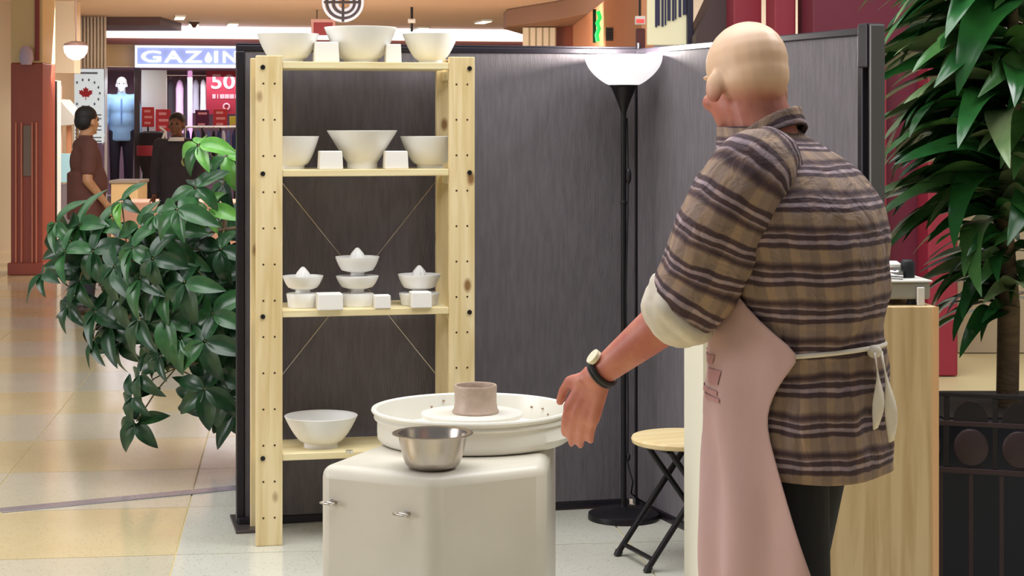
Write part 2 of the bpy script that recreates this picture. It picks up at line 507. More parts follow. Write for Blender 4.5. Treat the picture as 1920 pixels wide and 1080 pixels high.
# ------------------------------------------------------------------ charcoal room divider behind the shelf
DA = Vector((-1.03, 6.87)); DB = Vector((.496, 7.225)); DC = Vector((1.085, 5.585)); DH = 1.80
div = thing('room_divider', 'folding charcoal fabric room divider standing behind shelf and lamp', 'divider', (DB.x, DB.y, 0))
def bay(a, b, trim, wa=.03, wb=.03):
    d = (b-a).normalized()
    MB().beam(a+d*wa, b-d*wb, .03, DH-.03, .035).build('fabric_panel', M_divfab, div, world=True, bevel=.004)
    MB().beam(a, b, DH-.03, DH-.008, .045).build('top_rail', M_divframe, div, world=True, bevel=.003)
    MB().beam(a, b, DH-.0075, DH, .034).build('top_trim', trim, div, world=True, bevel=.002)
    MB().beam(a+d*.03, b-d*.03, .004, .03, .045).build('bottom_rail', M_divframe, div, world=True, bevel=.003)
    for q, s, pw in ((a, 1, wa), (b, -1, wb)):
        MB().beam(q, q+d*s*pw, .004, DH-.03, .05).build('frame_post', M_divframe, div, world=True, bevel=.004)
bay(DA, DB-(DB-DA).normalized()*.012, M_divframe, wb=.004)
bay(DB+(DC-DB).normalized()*.026, DC, M_alu, wa=.004)
MB().tube([(DB.x+.0, DB.y-.012, .004), (DB.x, DB.y-.012, DH+.015)], .0105, 14).build('hinge_post', M_black, div, world=True, smooth=True)
# corner caps at the right end
dd = (DC-DB).normalized()
MB().beam(DC-dd*.02, DC+dd*.035, DH-.13, DH+.004, .06).build('end_cap', M_divframe, div, world=True, bevel=.004)
MB().beam(DC+dd*.036, DC+dd*.05, .004, DH, .05).build('end_strip', mat('smoked_edge', (92, 90, 88), .3, .3), div, world=True, bevel=.004)
# foot at the left end
fd = (DB-DA).normalized(); fn = Vector((fd.y, -fd.x))
c0 = DA+fd*.03
ft = MB().beam(c0-fn*.14, c0+fn*.15, .0, .012, .085).build('foot', mat('foot_steel', (96, 88, 88), .4, .7), div, world=True, bevel=.003)
MB().beam(c0-fn*.05, c0+fn*.05, .012, .035, .05).build('foot_bracket', M_divframe, ft, world=True, bevel=.003)
c1 = DC-dd*.05; cn = Vector((dd.y, -dd.x))
MB().beam(c1-cn*.14, c1+cn*.14, .0, .004, .085).build('foot', MATS['foot_steel'], div, world=True)
# white scratch mark on the fabric
pm = P(966, 122, 7.08)
MB().box(-.004, .004, -.001, .001, -.012, .012).build('chalk_mark', mat('chalk', (200, 190, 196), .9), div)
div.children[-1].location = Vector((pm.x-DB.x, (DA.y+(DB.y-DA.y)*(pm.x-DA.x)/(DB.x-DA.x))-DB.y-.0195, pm.z)); div.children[-1].rotation_euler = (0, .4, .225)

# ------------------------------------------------------------------ floor lamp
LX, LY = .424, 6.985
lamp = thing('floor_lamp', 'black uplighter floor lamp with a glowing white bowl shade', 'lamp', (LX, LY, 0))
MB().lathe([(.001, 0), (.135, 0), (.136, .008), (.134, .022), (.118, .03), (.05, .037), (.014, .046), (.012, .055), (.001, .055)], 64).build('base', M_black, lamp, smooth=True)
pole = MB().lathe([(.0105, .05), (.0105, .62), (.0125, .622), (.0125, .634), (.0105, .636), (.0105, 1.19), (.0125, 1.192), (.0125, 1.204), (.0105, 1.206), (.0105, 1.545)], 20).build('pole', M_black, lamp, smooth=True)
MB().lathe([(.011, 1.54), (.013, 1.55), (.022, 1.575), (.034, 1.605), (.048, 1.636), (.056, 1.642), (.056, 1.646), (.001, 1.646)], 40).build('shade_holder', M_black, lamp, smooth=True)
M_shade = mat('glowing_shade', (250, 246, 250), .4, emit=.75)
sp = []
for i in range(13):
    t = i/12; sp.append((.052+(.148-.052)*math.sin(t*PI/2)**.9, 1.644+.114*t**1.15))
sp += [(.1465, 1.759), (.1435, 1.7575)]
for i in range(11, -1, -1):
    t = i/12; sp.append((.048+(.1445-.048)*math.sin(t*PI/2)**.9, 1.648+.112*t**1.15))
sp.append((.001, 1.648))
MB().lathe(sp, 72).build('shade', M_shade, lamp, smooth=True)
MB().lathe([(.001, 1.649), (.016, 1.649), (.016, 1.675), (.03, 1.70), (.026, 1.72), (.001, 1.73)], 24).build('bulb', mat('lit_bulb', (255, 244, 225), .4, emit=6), lamp, smooth=True)
cpts = [(.0, -.013, 1.52)]
for i in range(18):
    t = i/17; cpts.append((.013+.004*math.sin(t*9), -.004+.004*math.cos(t*7), 1.52-1.30*t))
cpts += [(.02, .0, .19), (.035, -.002, .14), (.03, .03, .09), (.06, .06, .062), (.10, .11, .03), (.06, .165, .008)]
MB().tube(cpts, .003, 8).build('cord', M_blackplastic, lamp, smooth=True)
MB().ell((.018, -.006, 1.30), (.011, .011, .03)).build('switch', M_blackplastic, lamp, smooth=True)
MB().ell((.018, -.004, .235), (.008, .008, .016)).build('cord_clip', M_blackplastic, lamp, smooth=True)
ld = bpy.data.lights.new('lamp_light', 'POINT'); ld.energy = 24; ld.color = (1, .93, .86); ld.shadow_soft_size = .03
lo = bpy.data.objects.new('lamp_light', ld); COL.objects.link(lo); lo.location = (LX, LY, 1.775)

# ------------------------------------------------------------------ folding stool
sx, sy = .585, 6.33
stool = thing('folding_stool', 'round wooden-topped folding stool with black crossed legs', 'stool', (sx, sy, 0), math.radians(20))
ST = .425
MB().lathe([(.001, ST-.024), (.165, ST-.024), (.172, ST-.02), (.175, ST-.008), (.171, ST), (.001, ST)], 72).build('seat', M_seatwood, stool, smooth=True)
for s, wy in ((-1, .125), (1, .105)):
    for e in (-1, 1):
        lg = MB().tube([(s*.185, e*wy, .012), (s*-.095, e*wy, ST-.03)], .0105, 12).build('leg', M_black, stool, smooth=True)
        MB().tube([(s*.1895, e*wy, .0), (s*.18, e*wy, .02)], .0135, 12).build('rubber_foot', M_blackplastic, lg, smooth=True)
    MB().tube([(s*.165, -wy, .04), (s*.165, wy, .04)], .008, 12).build('rung', M_black, stool, smooth=True)
    MB().tube([(s*-.095, -wy, ST-.032), (s*-.095, wy, ST-.032)], .009, 12).build('top_bar', M_black, stool, smooth=True)

# ------------------------------------------------------------------ potter's wheel
TZ = .54
L_ = (-.545, 5.18); N_ = (-.218, 5.02); R_ = (.098, 5.21); BR_ = (.14, 5.86); BL_ = (-.30, 5.80)
wheel = thing('potters_wheel', "white electric potter's wheel with round splash pan", "potter's wheel", (-.121, 5.5, 0))
cab = MB().prism([L_, N_, R_, BR_, BL_], .02, TZ).build('cabinet', M_wheelwhite, wheel, world=True, smooth=True, bevel=.035, bseg=5)
MB().prism([(-.50, 5.2), (-.21, 5.06), (.06, 5.23), (.1, 5.8), (-.28, 5.75)], 0, .02).build('plinth', M_blackplastic, wheel, world=True)
def on_left_face(px, py):
    k = (px-960)/F
    t = (k*L_[1]-L_[0])/((N_[0]-L_[0])-k*(N_[1]-L_[1]))
    x = L_[0]+(N_[0]-L_[0])*t; y = L_[1]+(N_[1]-L_[1])*t
    return Vector((x, y, zat(py, y)))
fdir = Vector((N_[0]-L_[0], N_[1]-L_[1], 0)).normalized(); fnor = Vector((fdir.y, -fdir.x, 0))
for px, py in ((620, 942), (757, 963)):
    c = on_left_face(px, py); pts = []
    for i in range(20):
        t = 2*PI*i/20
        pts.append(c+fdir*math.cos(t)*.024+Vector((0, 0, 1))*math.sin(t)*.0045+fnor*(.016+.008*math.sin(t)))
    lt = MB().tube(pts, .0028, 8, closed=True).build('latch', M_steel, wheel, world=True, smooth=True)
    e = c+fdir*.016
    MB().tube([e-fnor*.003, e+fnor*.012+Vector((0, 0, .004)), e+fnor*.02+Vector((0, 0, .01))], .006, 10).build('latch_knob', M_steel, lt, world=True, smooth=True)
PX, PY, PR = -.1207, 5.58, .306
RZ = .642
def pan_r(r, z, t, i):
    b = max(0, math.cos(t+.25))**3
    return r+.024*b*math.exp(-((z-(TZ+.035))/.03)**2)*(1 if i < 9 else 0)
prof = [(.06, TZ+.002), (.262, TZ+.001), (.279, TZ+.004), (.2865, TZ+.014), (.2875, TZ+.03), (.287, RZ-.034), (.296, RZ-.031), (.298, RZ-.026), (.296, RZ-.021),
        (.294, RZ-.018), (.302, RZ-.012), (PR, RZ-.006), (PR-.002, RZ-.001), (PR-.010, RZ), (PR-.016, RZ-.004), (.284, RZ-.03), (.279, TZ+.03), (.26, TZ+.014), (.06, TZ+.012)]
pan = MB().lathe(prof, 96, (PX, PY, 0), rf=pan_r).build('splash_pan', M_pan, wheel, world=True, smooth=True)
MB().lathe([(.001, TZ), (.022, TZ), (.022, .614), (.001, .614)], 24, (PX, PY, 0)).build('shaft', M_steel, wheel, world=True, smooth=True)
MB().lathe([(.001, .612), (.152, .612), (.155, .617), (.154, .624), (.001, .624)], 72, (PX, PY, 0)).build('wheel_head', M_pan, wheel, world=True, smooth=True)
# clay splatter on the pan wall
M_splat = mat('dried_clay_spots', (140, 112, 84), .8)
for i in range(12):
    t = random.uniform(.2, PI-.2); z = random.uniform(TZ+.05, RZ-.02)
    r = .2815; p = Vector((PX+r*math.cos(t), PY+r*math.sin(t), z))
    MB().ell(p, (.003+random.random()*.003,)*2+(.0015+random.random()*.002,), nu=8, nv=5).build('clay_spot', M_splat, pan, world=True, smooth=True)
for px, py in ((652, 848), (658, 848)):
    Y = (EYE-TZ)*F/(py-HZ); c = P(px, py, Y)
    MB().tube([(c.x, c.y, TZ-.002), (c.x, c.y, TZ+.006)], .006, 12).build('screw', M_chrome, wheel, world=True, smooth=True)

clay = MB().lathe([(.001, 0), (.07, 0), (.0715, .006), (.0665, .016), (.0635, .035), (.0638, .06), (.0652, .086), (.0655, .091), (.0635, .095), (.0585, .094), (.0565, .086), (.056, .014), (.001, .012)], 72,
                  rf=lambda r, z, t, i: r*(1+.006*math.sin(3*t+z*40))).build('clay_cylinder', M_clay, smooth=True)
clay.location = (PX-.002+.012, PY, .624)
clay.scale = (1, 1, .9)
tag(clay, 'freshly thrown grey-brown clay cylinder on the wheel head', 'clay pot')

# steel bowl on the wheel's corner
sb = thing('mixing_bowl', 'stainless steel mixing bowl standing on the corner of the wheel', 'bowl', (-.2215, 5.135, TZ))
sp = [(.001, .001), (.055, .001), (.066, .004), (.076, .014), (.084, .035), (.090, .06), (.0945, .085), (.097, .094), (.106, .0955), (.113, .097), (.1135, .099), (.110, .1),
      (.097, .0985), (.0925, .088), (.088, .06), (.082, .036), (.074, .017), (.062, .007), (.001, .005)]
MB().lathe(sp, 80).build('vessel', M_steel, sb, smooth=True)
MB().lathe([(.001, .066), (.0885, .066), (.0885, .067), (.001, .067)], 64).build('slip_water', mat('murky_water', (120, 108, 92), .06, var=.4, vscale=40), sb)

# ------------------------------------------------------------------ plywood counter behind the potter, with a grey device
CY = math.radians(4)
cr = Vector((1.155, 5.0)); ce = Vector((math.cos(CY), math.sin(CY))); cb = Vector((-ce.y, ce.x))
clen = (1.155-.513)/ce.x
cl0 = cr-ce*clen
CT = zat(575, 5.0)
counter = thing('display_counter', 'tall plywood display counter with cream end panel behind the potter', 'counter', (cl0.x, cl0.y, 0), CY)
MB().box(.02, clen, 0, .3, .0, CT).build('body', M_ply, counter, bevel=.002)
MB().box(0, .0195, -.004, .304, 0, CT).build('end_panel', mat('cream_laminate', (232, 226, 206), .5), counter, bevel=.002)
MB().box(clen-.012, clen+.004, -.004, -.0003, 0, CT).build('edge_strip', mat('orange_edge', (224, 176, 128), .5), counter)
dv = thing('benchtop_device', 'flat grey benchtop machine with small fittings, on the plywood counter', 'machine', (.97, 5.13, CT), CY)
M_dev = mat('grey_enamel', (150, 148, 138), .45)
MB().box(-.2, .17, -.10, .10, .016, .062).build('body', M_dev, dv, bevel=.006)
MB().box(-.205, .175, -.105, .105, .0625, .068).build('top_tray', mat('pale_tray', (205, 203, 196), .4), dv, bevel=.002)
for x in (-.17, .125):
    for y in (-.075, .075):
        MB().lathe([(.001, 0), (.014, 0), (.012, .016), (.001, .016)], 16, (x, y, 0)).build('foot', M_blackplastic, dv, smooth=True)
MB().lathe([(.001, .068), (.03, .068), (.03, .088), (.024, .092), (.024, .1), (.001, .1)], 32, (.085, -.03, 0)).build('spindle', M_chrome, dv, smooth=True)
MB().lathe([(.001, .1), (.02, .1), (.022, .108), (.012, .116), (.001, .116)], 32, (.085, -.03, 0)).build('spindle_cap', mat('cap_white', (225, 222, 215), .4), dv, smooth=True)
MB().lathe([(.001, .068), (.02, .068), (.02, .11), (.014, .118), (.001, .118)], 24, (.132, -.01, 0)).build('motor', M_blackplastic, dv, smooth=True)
MB().tube([(.03, -.06, .074), (.055, -.075, .078), (.1, -.075, .074)], .006, 10).build('lever', M_chrome, dv, smooth=True)
MB().box(.13, .15, -.115, -.105, .0, .05).build('label_tab', MATS['cap_white'], dv, bevel=.002)

# ------------------------------------------------------------------ people: shared builders
def skin_mat(name, rgb, rgb2):
    return mat(name, rgb, .45, var=.1, vscale=14, rgb2=rgb2, sub=.08)
def head_shapes(mb, c, fwd_yaw, pitch, s=1.0, roll=0):
    """head with brow, nose, lips, chin and ears around centre c, facing local +y turned by yaw"""
    R = Matrix.Rotation(fwd_yaw, 3, 'Z') @ Matrix.Rotation(pitch, 3, 'X') @ Matrix.Rotation(roll, 3, 'Y')
    c = Vector(c)
    def E(p, r, Q=None): mb.ell(c+R @ (Vector(p)*s), [x*s for x in r], R if Q is None else R @ Q)
    def C(p, r0, q, r1): mb.cap(c+R @ (Vector(p)*s), r0*s, c+R @ (Vector(q)*s), r1*s)
    E((0, -.012, .03), (.0765, .099, .084)); E((0, -.03, .0), (.070, .078, .07))
    E((0, .03, -.03), (.061, .066, .088)); E((0, .042, -.085), (.045, .045, .034))
    E((0, .088, -.103), (.017, .014, .013))
    C((0, .092, .012), .008, (0, .112, -.026), .013)
    E((-.013, .102, -.03), (.008, .009, .007)); E((.013, .102, -.03), (.008, .009, .007))
    E((0, .084, .026), (.05, .014, .010))
    E((0, .092, -.056), (.023, .010, .0055)); E((0, .09, -.067), (.021, .010, .006))
    for sx_ in (-1, 1):
        Q = Matrix.Rotation(sx_*-.45, 3, 'Z') @ Matrix.Rotation(.2, 3, 'X')
        E((sx_*.079, -.008, -.018), (.010, .021, .033), Q)
        E((sx_*.045, .06, -.03), (.022, .024, .02))
    return R, c
def hand_shapes(mb, wr, d, side, s=1.0, curl=.35, spread=.06):
    """palm, four unequal bent fingers and a thumb; d = pointing direction, side = thumb side"""
    wr = Vector(wr); d = Vector(d).normalized(); side = (Vector(side)-d*Vector(side).dot(d)).normalized()
    nrm = d.cross(side).normalized()          # palm normal
    offs = [.030, .010, -.010, -.029]; lens = [.072, .080, .074, .058]; base = [.088, .092, .088, .080]
    for o_, ln, bs in zip(offs, lens, base):
        k = wr+d*bs*s+side*o_*s
        mb.cap(wr+side*o_*.55*s+d*.005*s, .016*s, k, .0125*s, flat=.85, axis=nrm)
        p = k; a = curl*.6; r0 = .0098*s
        for q, fr in enumerate((.45, .31, .24)):
            a += curl*(.5 if q else .3)
            dv_ = d*math.cos(a)+nrm*math.sin(a)+side*o_*spread*20*.05
            e = p+dv_.normalized()*ln*fr*s
            mb.cap(p, r0, e, r0*.92); p = e; r0 *= .92
    tb = wr+d*.022*s+side*.022*s
    t1 = tb+(d*.55+side*.7+nrm*.25).normalized()*.042*s
    t2 = t1+(d*.9+side*.3+nrm*.3).normalized()*.032*s
    t3 = t2+(d*1.0+side*.05+nrm*.25).normalized()*.026*s
    mb.cap(tb, .016*s, t1, .0125*s); mb.cap(t1, .0115*s, t2, .0105*s); mb.cap(t2, .0105*s, t3, .009*s)

def human(name, label, cat, loc, rz, s, skin, hair, shirt, trouser, shoe, pose, group=None, sleeves=.5, belly=0, head_yaw=0, voxel=.009, hem=.80):
    """clothed standing figure, x right, y forward"""
    root = thing(name, label, cat, loc, rz, group)
    b = MB(); V = lambda x, y, z: Vector((x*s, y*s, z*s))
    sh = {1: V(.185, 0, 1.425), -1: V(-.185, 0, 1.425)}
    el = {k: V(*pose['elbow'][k]) for k in (1, -1)}; wr = {k: V(*pose['wrist'][k]) for k in (1, -1)}
    b.ell(V(0, 0, .98), (.165*s, .115*s, .14*s)); b.ell(V(0, .01, 1.12), (.15*s, .105*s, .16*s)); b.ell(V(0, .005, 1.30), (.175*s, .115*s, .17*s))
    b.cap(V(-.13, -.01, 1.42), .06*s, V(.13, -.01, 1.42), .06*s)
    b.cap(V(0, -.005, 1.43), .062*s, V(0, .012, 1.56), .055*s)
    R, hc = head_shapes(b, V(0, .02, 1.635), head_yaw, 0, s)
    for k in (1, -1):
        b.cap(sh[k], .055*s, el[k], .042*s); b.cap(el[k], .042*s, wr[k], .028*s)
        hand_shapes(b, wr[k], wr[k]-el[k], (0, 1, .3), s*1.02)
        b.cap(V(k*.09, 0, .94), .085*s, V(k*.1, .02, .50), .056*s); b.cap(V(k*.1, .02, .50), .056*s, V(k*.1, -.015, .08), .038*s)
        b.cap(V(k*.1, -.02, .05), .04*s, V(k*.11, .13, .035), .032*s)
    blob(b, 'body', skin, root, voxel, 5, world=False)
    g = MB()
    g.ell(V(0, .01+belly*.4, 1.10), ((.185+belly)*s, (.135+belly)*s, .22*s)); g.ell(V(0, .005, 1.29), (.198*s, .135*s, .18*s))
    g.cap(V(-.145, -.01, 1.415), .075*s, V(.145, -.01, 1.415), .075*s)
    g.loft([[V((.18+belly*.8)*math.cos(t), (.13+belly)*math.sin(t)+belly*.3, z) for t in [2*PI*i/24 for i in range(24)]] for z in (hem, 1.0, 1.2)])
    g.cap(V(0, -.005, 1.42), .075*s, V(0, .005, 1.492), .064*s)
    for k in (1, -1):
        g.cap(sh[k], .072*s, sh[k].lerp(el[k], min(1, sleeves*2)), .062*s)
        if sleeves > .5: g.cap(el[k], .06*s, el[k].lerp(wr[k], sleeves*2-1), .044*s)
    blob(g, 'shirt', shirt, root, voxel, 14, world=False)
    t = MB()
    t.ell(V(0, 0, .93), (.178*s, .128*s, .12*s))
    for k in (1, -1):
        t.cap(V(k*.09, 0, .93), .1*s, V(k*.1, .02, .50), .074*s); t.cap(V(k*.1, .02, .50), .074*s, V(k*.1, -.01, .10), .062*s)
    blob(t, 'trousers', trouser, root, voxel, 3, world=False)
    for k in (1, -1):
        q = MB(); q.ell(V(k*.105, .035, .045), (.05*s, .15*s, .045*s)); q.cap(V(k*.1, -.03, .07), .048*s, V(k*.1, -.02, .1), .045*s)
        o = blob(q, 'shoe', shoe, root, voxel, 3, world=False)
        MB().ell(hc+R @ Vector((k*.03*s, .084*s, .008*s)), (.0115*s,)*3).build('eye', mat('dark_eye', (40, 28, 22), .2), root, smooth=True)
    if hair:
        h = MB(); f = lambda p: hc+R @ (Vector(p)*s)
        h.ell(f((0, -.022, .045)), (.085*s, .102*s, .085*s), R); h.ell(f((0, -.055, -.005)), (.078*s, .07*s, .075*s), R)
        blob(h, 'hair', hair, root, voxel, 3, world=False)
    return root

# ------------------------------------------------------------------ the potter
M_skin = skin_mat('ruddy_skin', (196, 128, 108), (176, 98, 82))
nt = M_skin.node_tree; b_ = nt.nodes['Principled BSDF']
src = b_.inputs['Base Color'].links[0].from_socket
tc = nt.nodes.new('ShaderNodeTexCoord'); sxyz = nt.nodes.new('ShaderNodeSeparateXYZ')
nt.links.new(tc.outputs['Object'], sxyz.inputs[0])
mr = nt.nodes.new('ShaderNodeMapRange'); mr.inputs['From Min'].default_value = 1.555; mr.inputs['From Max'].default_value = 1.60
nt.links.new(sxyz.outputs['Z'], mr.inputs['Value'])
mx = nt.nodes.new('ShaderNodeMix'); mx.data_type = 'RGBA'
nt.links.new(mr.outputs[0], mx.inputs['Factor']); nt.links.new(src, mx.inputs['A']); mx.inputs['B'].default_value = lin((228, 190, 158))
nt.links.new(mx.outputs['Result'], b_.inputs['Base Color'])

def plaid_mat(name):
    m = bpy.data.materials.new(name); m.use_nodes = True
    nt = m.node_tree; b = nt.nodes['Principled BSDF']; b.inputs['Roughness'].default_value = .9
    uv = nt.nodes.new('ShaderNodeUVMap'); sp = nt.nodes.new('ShaderNodeSeparateXYZ'); nt.links.new(uv.outputs[0], sp.inputs[0])
    tco = nt.nodes.new('ShaderNodeTexCoord'); nz = nt.nodes.new('ShaderNodeTexNoise'); nz.inputs['Scale'].default_value = 9; nz.inputs['Detail'].default_value = 3
    nt.links.new(tco.outputs['Object'], nz.inputs['Vector'])
    vm = nt.nodes.new('ShaderNodeVectorMath'); vm.operation = 'MULTIPLY_ADD'
    nt.links.new(nz.outputs['Color'], vm.inputs[0]); vm.inputs[1].default_value = (.022, .026, 0); nt.links.new(uv.outputs[0], vm.inputs[2])
    nt.links.new(vm.outputs[0], sp.inputs[0])
    n3 = nt.nodes.new('ShaderNodeTexNoise'); n3.inputs['Scale'].default_value = 13; n3.inputs['Detail'].default_value = 4; n3.inputs['Distortion'].default_value = 1.2
    nt.links.new(tco.outputs['Object'], n3.inputs['Vector'])
    bp = nt.nodes.new('ShaderNodeBump'); bp.inputs['Strength'].default_value = .55; bp.inputs['Distance'].default_value = .03
    nt.links.new(n3.outputs['Fac'], bp.inputs['Height']); nt.links.new(bp.outputs[0], b.inputs['Normal'])
    def band(sock, period, stops, off=0):
        d = nt.nodes.new('ShaderNodeMath'); d.operation = 'MULTIPLY_ADD'; d.inputs[1].default_value = 1/period; d.inputs[2].default_value = off
        nt.links.new(sock, d.inputs[0])
        f = nt.nodes.new('ShaderNodeMath'); f.operation = 'FRACT'; nt.links.new(d.outputs[0], f.inputs[0])
        r = nt.nodes.new('ShaderNodeValToRGB'); cr_ = r.color_ramp
        cr_.elements[0].position = stops[0][0]; cr_.elements[0].color = stops[0][1]
        cr_.elements[1].position = stops[-1][0]; cr_.elements[1].color = stops[-1][1]
        for p, c in stops[1:-1]:
            e = cr_.elements.new(p); e.color = c
        nt.links.new(f.outputs[0], r.inputs[0]); return r.outputs[0]
    tan = lin((152, 128, 114)); dk = lin((76, 56, 62)); lav = lin((164, 144, 152)); br = lin((116, 94, 88))
    A = band(sp.outputs['Y'], .078, [(0, br), (.06, tan), (.36, tan), (.40, dk), (.50, dk), (.53, lav), (.60, lav), (.63, dk), (.74, dk), (.77, lav), (.82, br), (.88, dk), (.94, dk), (1, br)])
    g = lambda v: (v, v, v, 1)
    B = band(sp.outputs['X'], .07, [(0, g(.62)), (.30, g(.66)), (.34, (1, .97, .84, 1)), (.60, (1, .97, .84, 1)), (.64, g(.78)), (.94, g(.80)), (1, g(.62))])
    mx = nt.nodes.new('ShaderNodeMix'); mx.data_type = 'RGBA'; mx.blend_type = 'MULTIPLY'; mx.inputs['Factor'].default_value = .85
    nt.links.new(A, mx.inputs['A']); nt.links.new(B, mx.inputs['B'])
    nt.links.new(mx.outputs['Result'], b.inputs['Base Color'])
    return m
M_plaid = plaid_mat('brown_plaid_flannel')
M_cuff = mat('rolled_cuff_cream', (206, 196, 180), .9, var=.12, vscale=30)
M_apron = mat('pinkish_white_cotton', (192, 158, 155), .9, var=.12, vscale=4, stretch=(2, 2, .5))
M_apron_print = mat('apron_print_rose', (172, 126, 126), .9)
M_string = mat('cotton_string', (222, 212, 198), .9)
M_trouser = mat('black_trousers', (20, 20, 26), .85, var=.2, vscale=12)

BX, BY, BR = .645, 3.95, math.radians(50)
man = thing('person', 'bald person in brown plaid shirt and pink apron turning from the wheel', 'person', (BX, BY, 0), BR)
Fw = Vector((-math.sin(BR), math.cos(BR), 0)); Rt = Vector((math.cos(BR), math.sin(BR), 0))
def ML(x, y, z): return Vector((BX, BY, 0))+Rt*x+Fw*y+Vector((0, 0, z))

def uvloft(name, rings, m, parent, v0=0, caps=False, solid=.004, us=1.0):
    """lofted cloth tube with a metric UV map (u round, v along)"""
    n = len(rings[0]); inv = root_inv(parent)
    verts = []; uvs = []; vlen = v0
    for i, r in enumerate(rings):
        if i: vlen += sum(((rings[i][k]-rings[i-1][k]).length for k in range(n)))/n
        u = 0; per = []
        rr = list(r)+[r[0]]
        for k in range(n+1):
            verts.append(inv @ rr[k]); uvs.append((k/n*us, vlen))
    f = []
    for i in range(len(rings)-1):
        for k in range(n):
            a = i*(n+1)+k
            f.append((a, a+1, a+n+2, a+n+1))
    me = bpy.data.meshes.new(name); me.from_pydata([tuple(p) for p in verts], [], f); me.update()
    ul = me.uv_layers.new(name='UVMap')
    for l in me.loops: ul.data[l.index].uv = uvs[l.vertex_index]
    for p in me.polygons: p.use_smooth = True
    me.materials.append(m)
    o = bpy.data.objects.new(name, me); COL.objects.link(o); o.parent = parent
    if solid:
        md = o.modifiers.new('thickness', 'SOLIDIFY'); md.thickness = solid; md.offset = 0
    return o

# torso of the shirt
TR = [(.775, -.005, .186, .148), (.81, -.005, .187, .149), (.87, 0, .187, .148), (.94, 0, .183, .142), (1.0, 0, .174, .133), (1.03, 0, .174, .133), (1.10, 0, .186, .141),
      (1.18, .005, .2, .146), (1.25, .012, .212, .148), (1.31, .020, .217, .147), (1.35, .036, .212, .142), (1.385, .054, .196, .134), (1.42, .078, .168, .12), (1.45, .104, .13, .104), (1.475, .126, .10, .090), (1.495, .142, .082, .082)]
def catmull(vals, t):
    n = len(vals)-1; i = min(int(t), n-1); u = t-i
    p = [vals[max(0, min(n, i+k))] for k in (-1, 0, 1, 2)]
    return tuple(.5*((2*b)+(-a+c)*u+(2*a-5*b+4*c-d)*u*u+(-a+3*b-3*c+d)*u**3) for a, b, c, d in zip(*p))
rings = []
NN = 96
for i in range(60):
    z, y, a, b = catmull(TR, i/59*(len(TR)-1))
    ring = []
    for k in range(NN):
        t = 2*PI*k/NN
        ex = .88
        cx = math.copysign(abs(math.cos(t))**ex, math.cos(t)); cy = math.copysign(abs(math.sin(t))**ex, math.sin(t))
        w = noise.noise(Vector((a*cx*7, b*cy*7, z*5)))*.012+noise.noise(Vector((a*cx*15, b*cy*15, z*17+4)))*.007
        if z < .95: w += .006*math.sin(5*t+z*9)*(1-(z-.72)/.23)
        # hem dips to the back
        dz = 0
        if i < 14: dz = -.016*(.5-.5*math.sin(t))*(1-i/14)
        if z > 1.42: w *= .4
        w += .006*math.sin(z*42+3*math.sin(t*2+1))*max(0, 1-abs(z-1.06)/.12)+.007*math.sin(t*9+z*14)*max(0, 1-abs(z-.9)/.12)
        ring.append(ML((a+w)*cx, y+(b+w)*cy, z+dz))
    rings.append(ring)
shirt = uvloft('shirt', rings, M_plaid, man, us=1.12)

# left sleeve, upper arm to elbow
S_ = P(1402, 352, 3.83); E_ = P(1290, 568, 3.87); Wp = P(1120, 704, 3.99)
def tube_rings(pts, rad, nn=56, wr=.006, sc=14):
    out = []
    for i, p in enumerate(pts):
        t = (pts[min(i+1, len(pts)-1)]-pts[max(i-1, 0)]).normalized()
        a = t.cross(Vector((0, 1, 0))).normalized(); u = a.cross(t).normalized()
        ring = []
        for k in range(nn):
            w = 2*PI*k/nn; q = a*math.cos(w)+u*math.sin(w)
            r = rad[i]+noise.noise((p+q*.08)*sc)*wr+noise.noise((p+q*.08)*sc*2.2)*wr*.5
            ring.append(p+q*r)
        out.append(ring)
    return out
ctrl = [S_+(ML(.0, 0, 0)-ML(-.09, 0, 0))+Vector((0, 0, .055)), S_+Vector((.012, .01, .03)), S_.lerp(E_, .22)+Vector((-.012, 0, 0)), S_.lerp(E_, .5)+Vector((-.008, 0, 0)), S_.lerp(E_, .8), E_+Vector((-.002, 0, .004)), E_.lerp(Wp, .05)]
rad = [.070, .084, .095, .094, .090, .082, .070]
pts = []; rr = []
for i in range(34):
    q = catmull([tuple(c)+(r,) for c, r in zip(ctrl, rad)], i/33*(len(ctrl)-1)); pts.append(Vector(q[:3])); rr.append(q[3])
uvloft('sleeve', tube_rings(pts, rr, wr=.010), M_plaid, man, v0=.02, us=.56)
# rolled cuff
c0 = E_.lerp(Wp, -.02); c1 = E_.lerp(Wp, .30)
cp = [c0.lerp(c1, t) for t in [i/13 for i in range(14)]]
cr2 = [.070, .081, .086, .087, .086, .083, .080, .0785, .077, .074, .070, .065, .058, .046]
uvloft('cuff', tube_rings(cp, cr2, wr=.007, sc=22), M_cuff, man)
# far sleeve
S2 = ML(.165, .035, 1.315); E2 = ML(.24, .12, 1.12); W2 = ML(.20, .28, .96)
pts = [S2.lerp(ML(.06, .03, 1.33), 1-t) for t in (0, .5)]+[S2.lerp(E2, t) for t in (0, .25, .5, .75, 1)]+[E2.lerp(W2, t) for t in (.12, .2)]
uvloft('sleeve', tube_rings(pts, [.05, .066, .078, .084, .082, .078, .072, .068, .066]), M_plaid, man, us=.56)
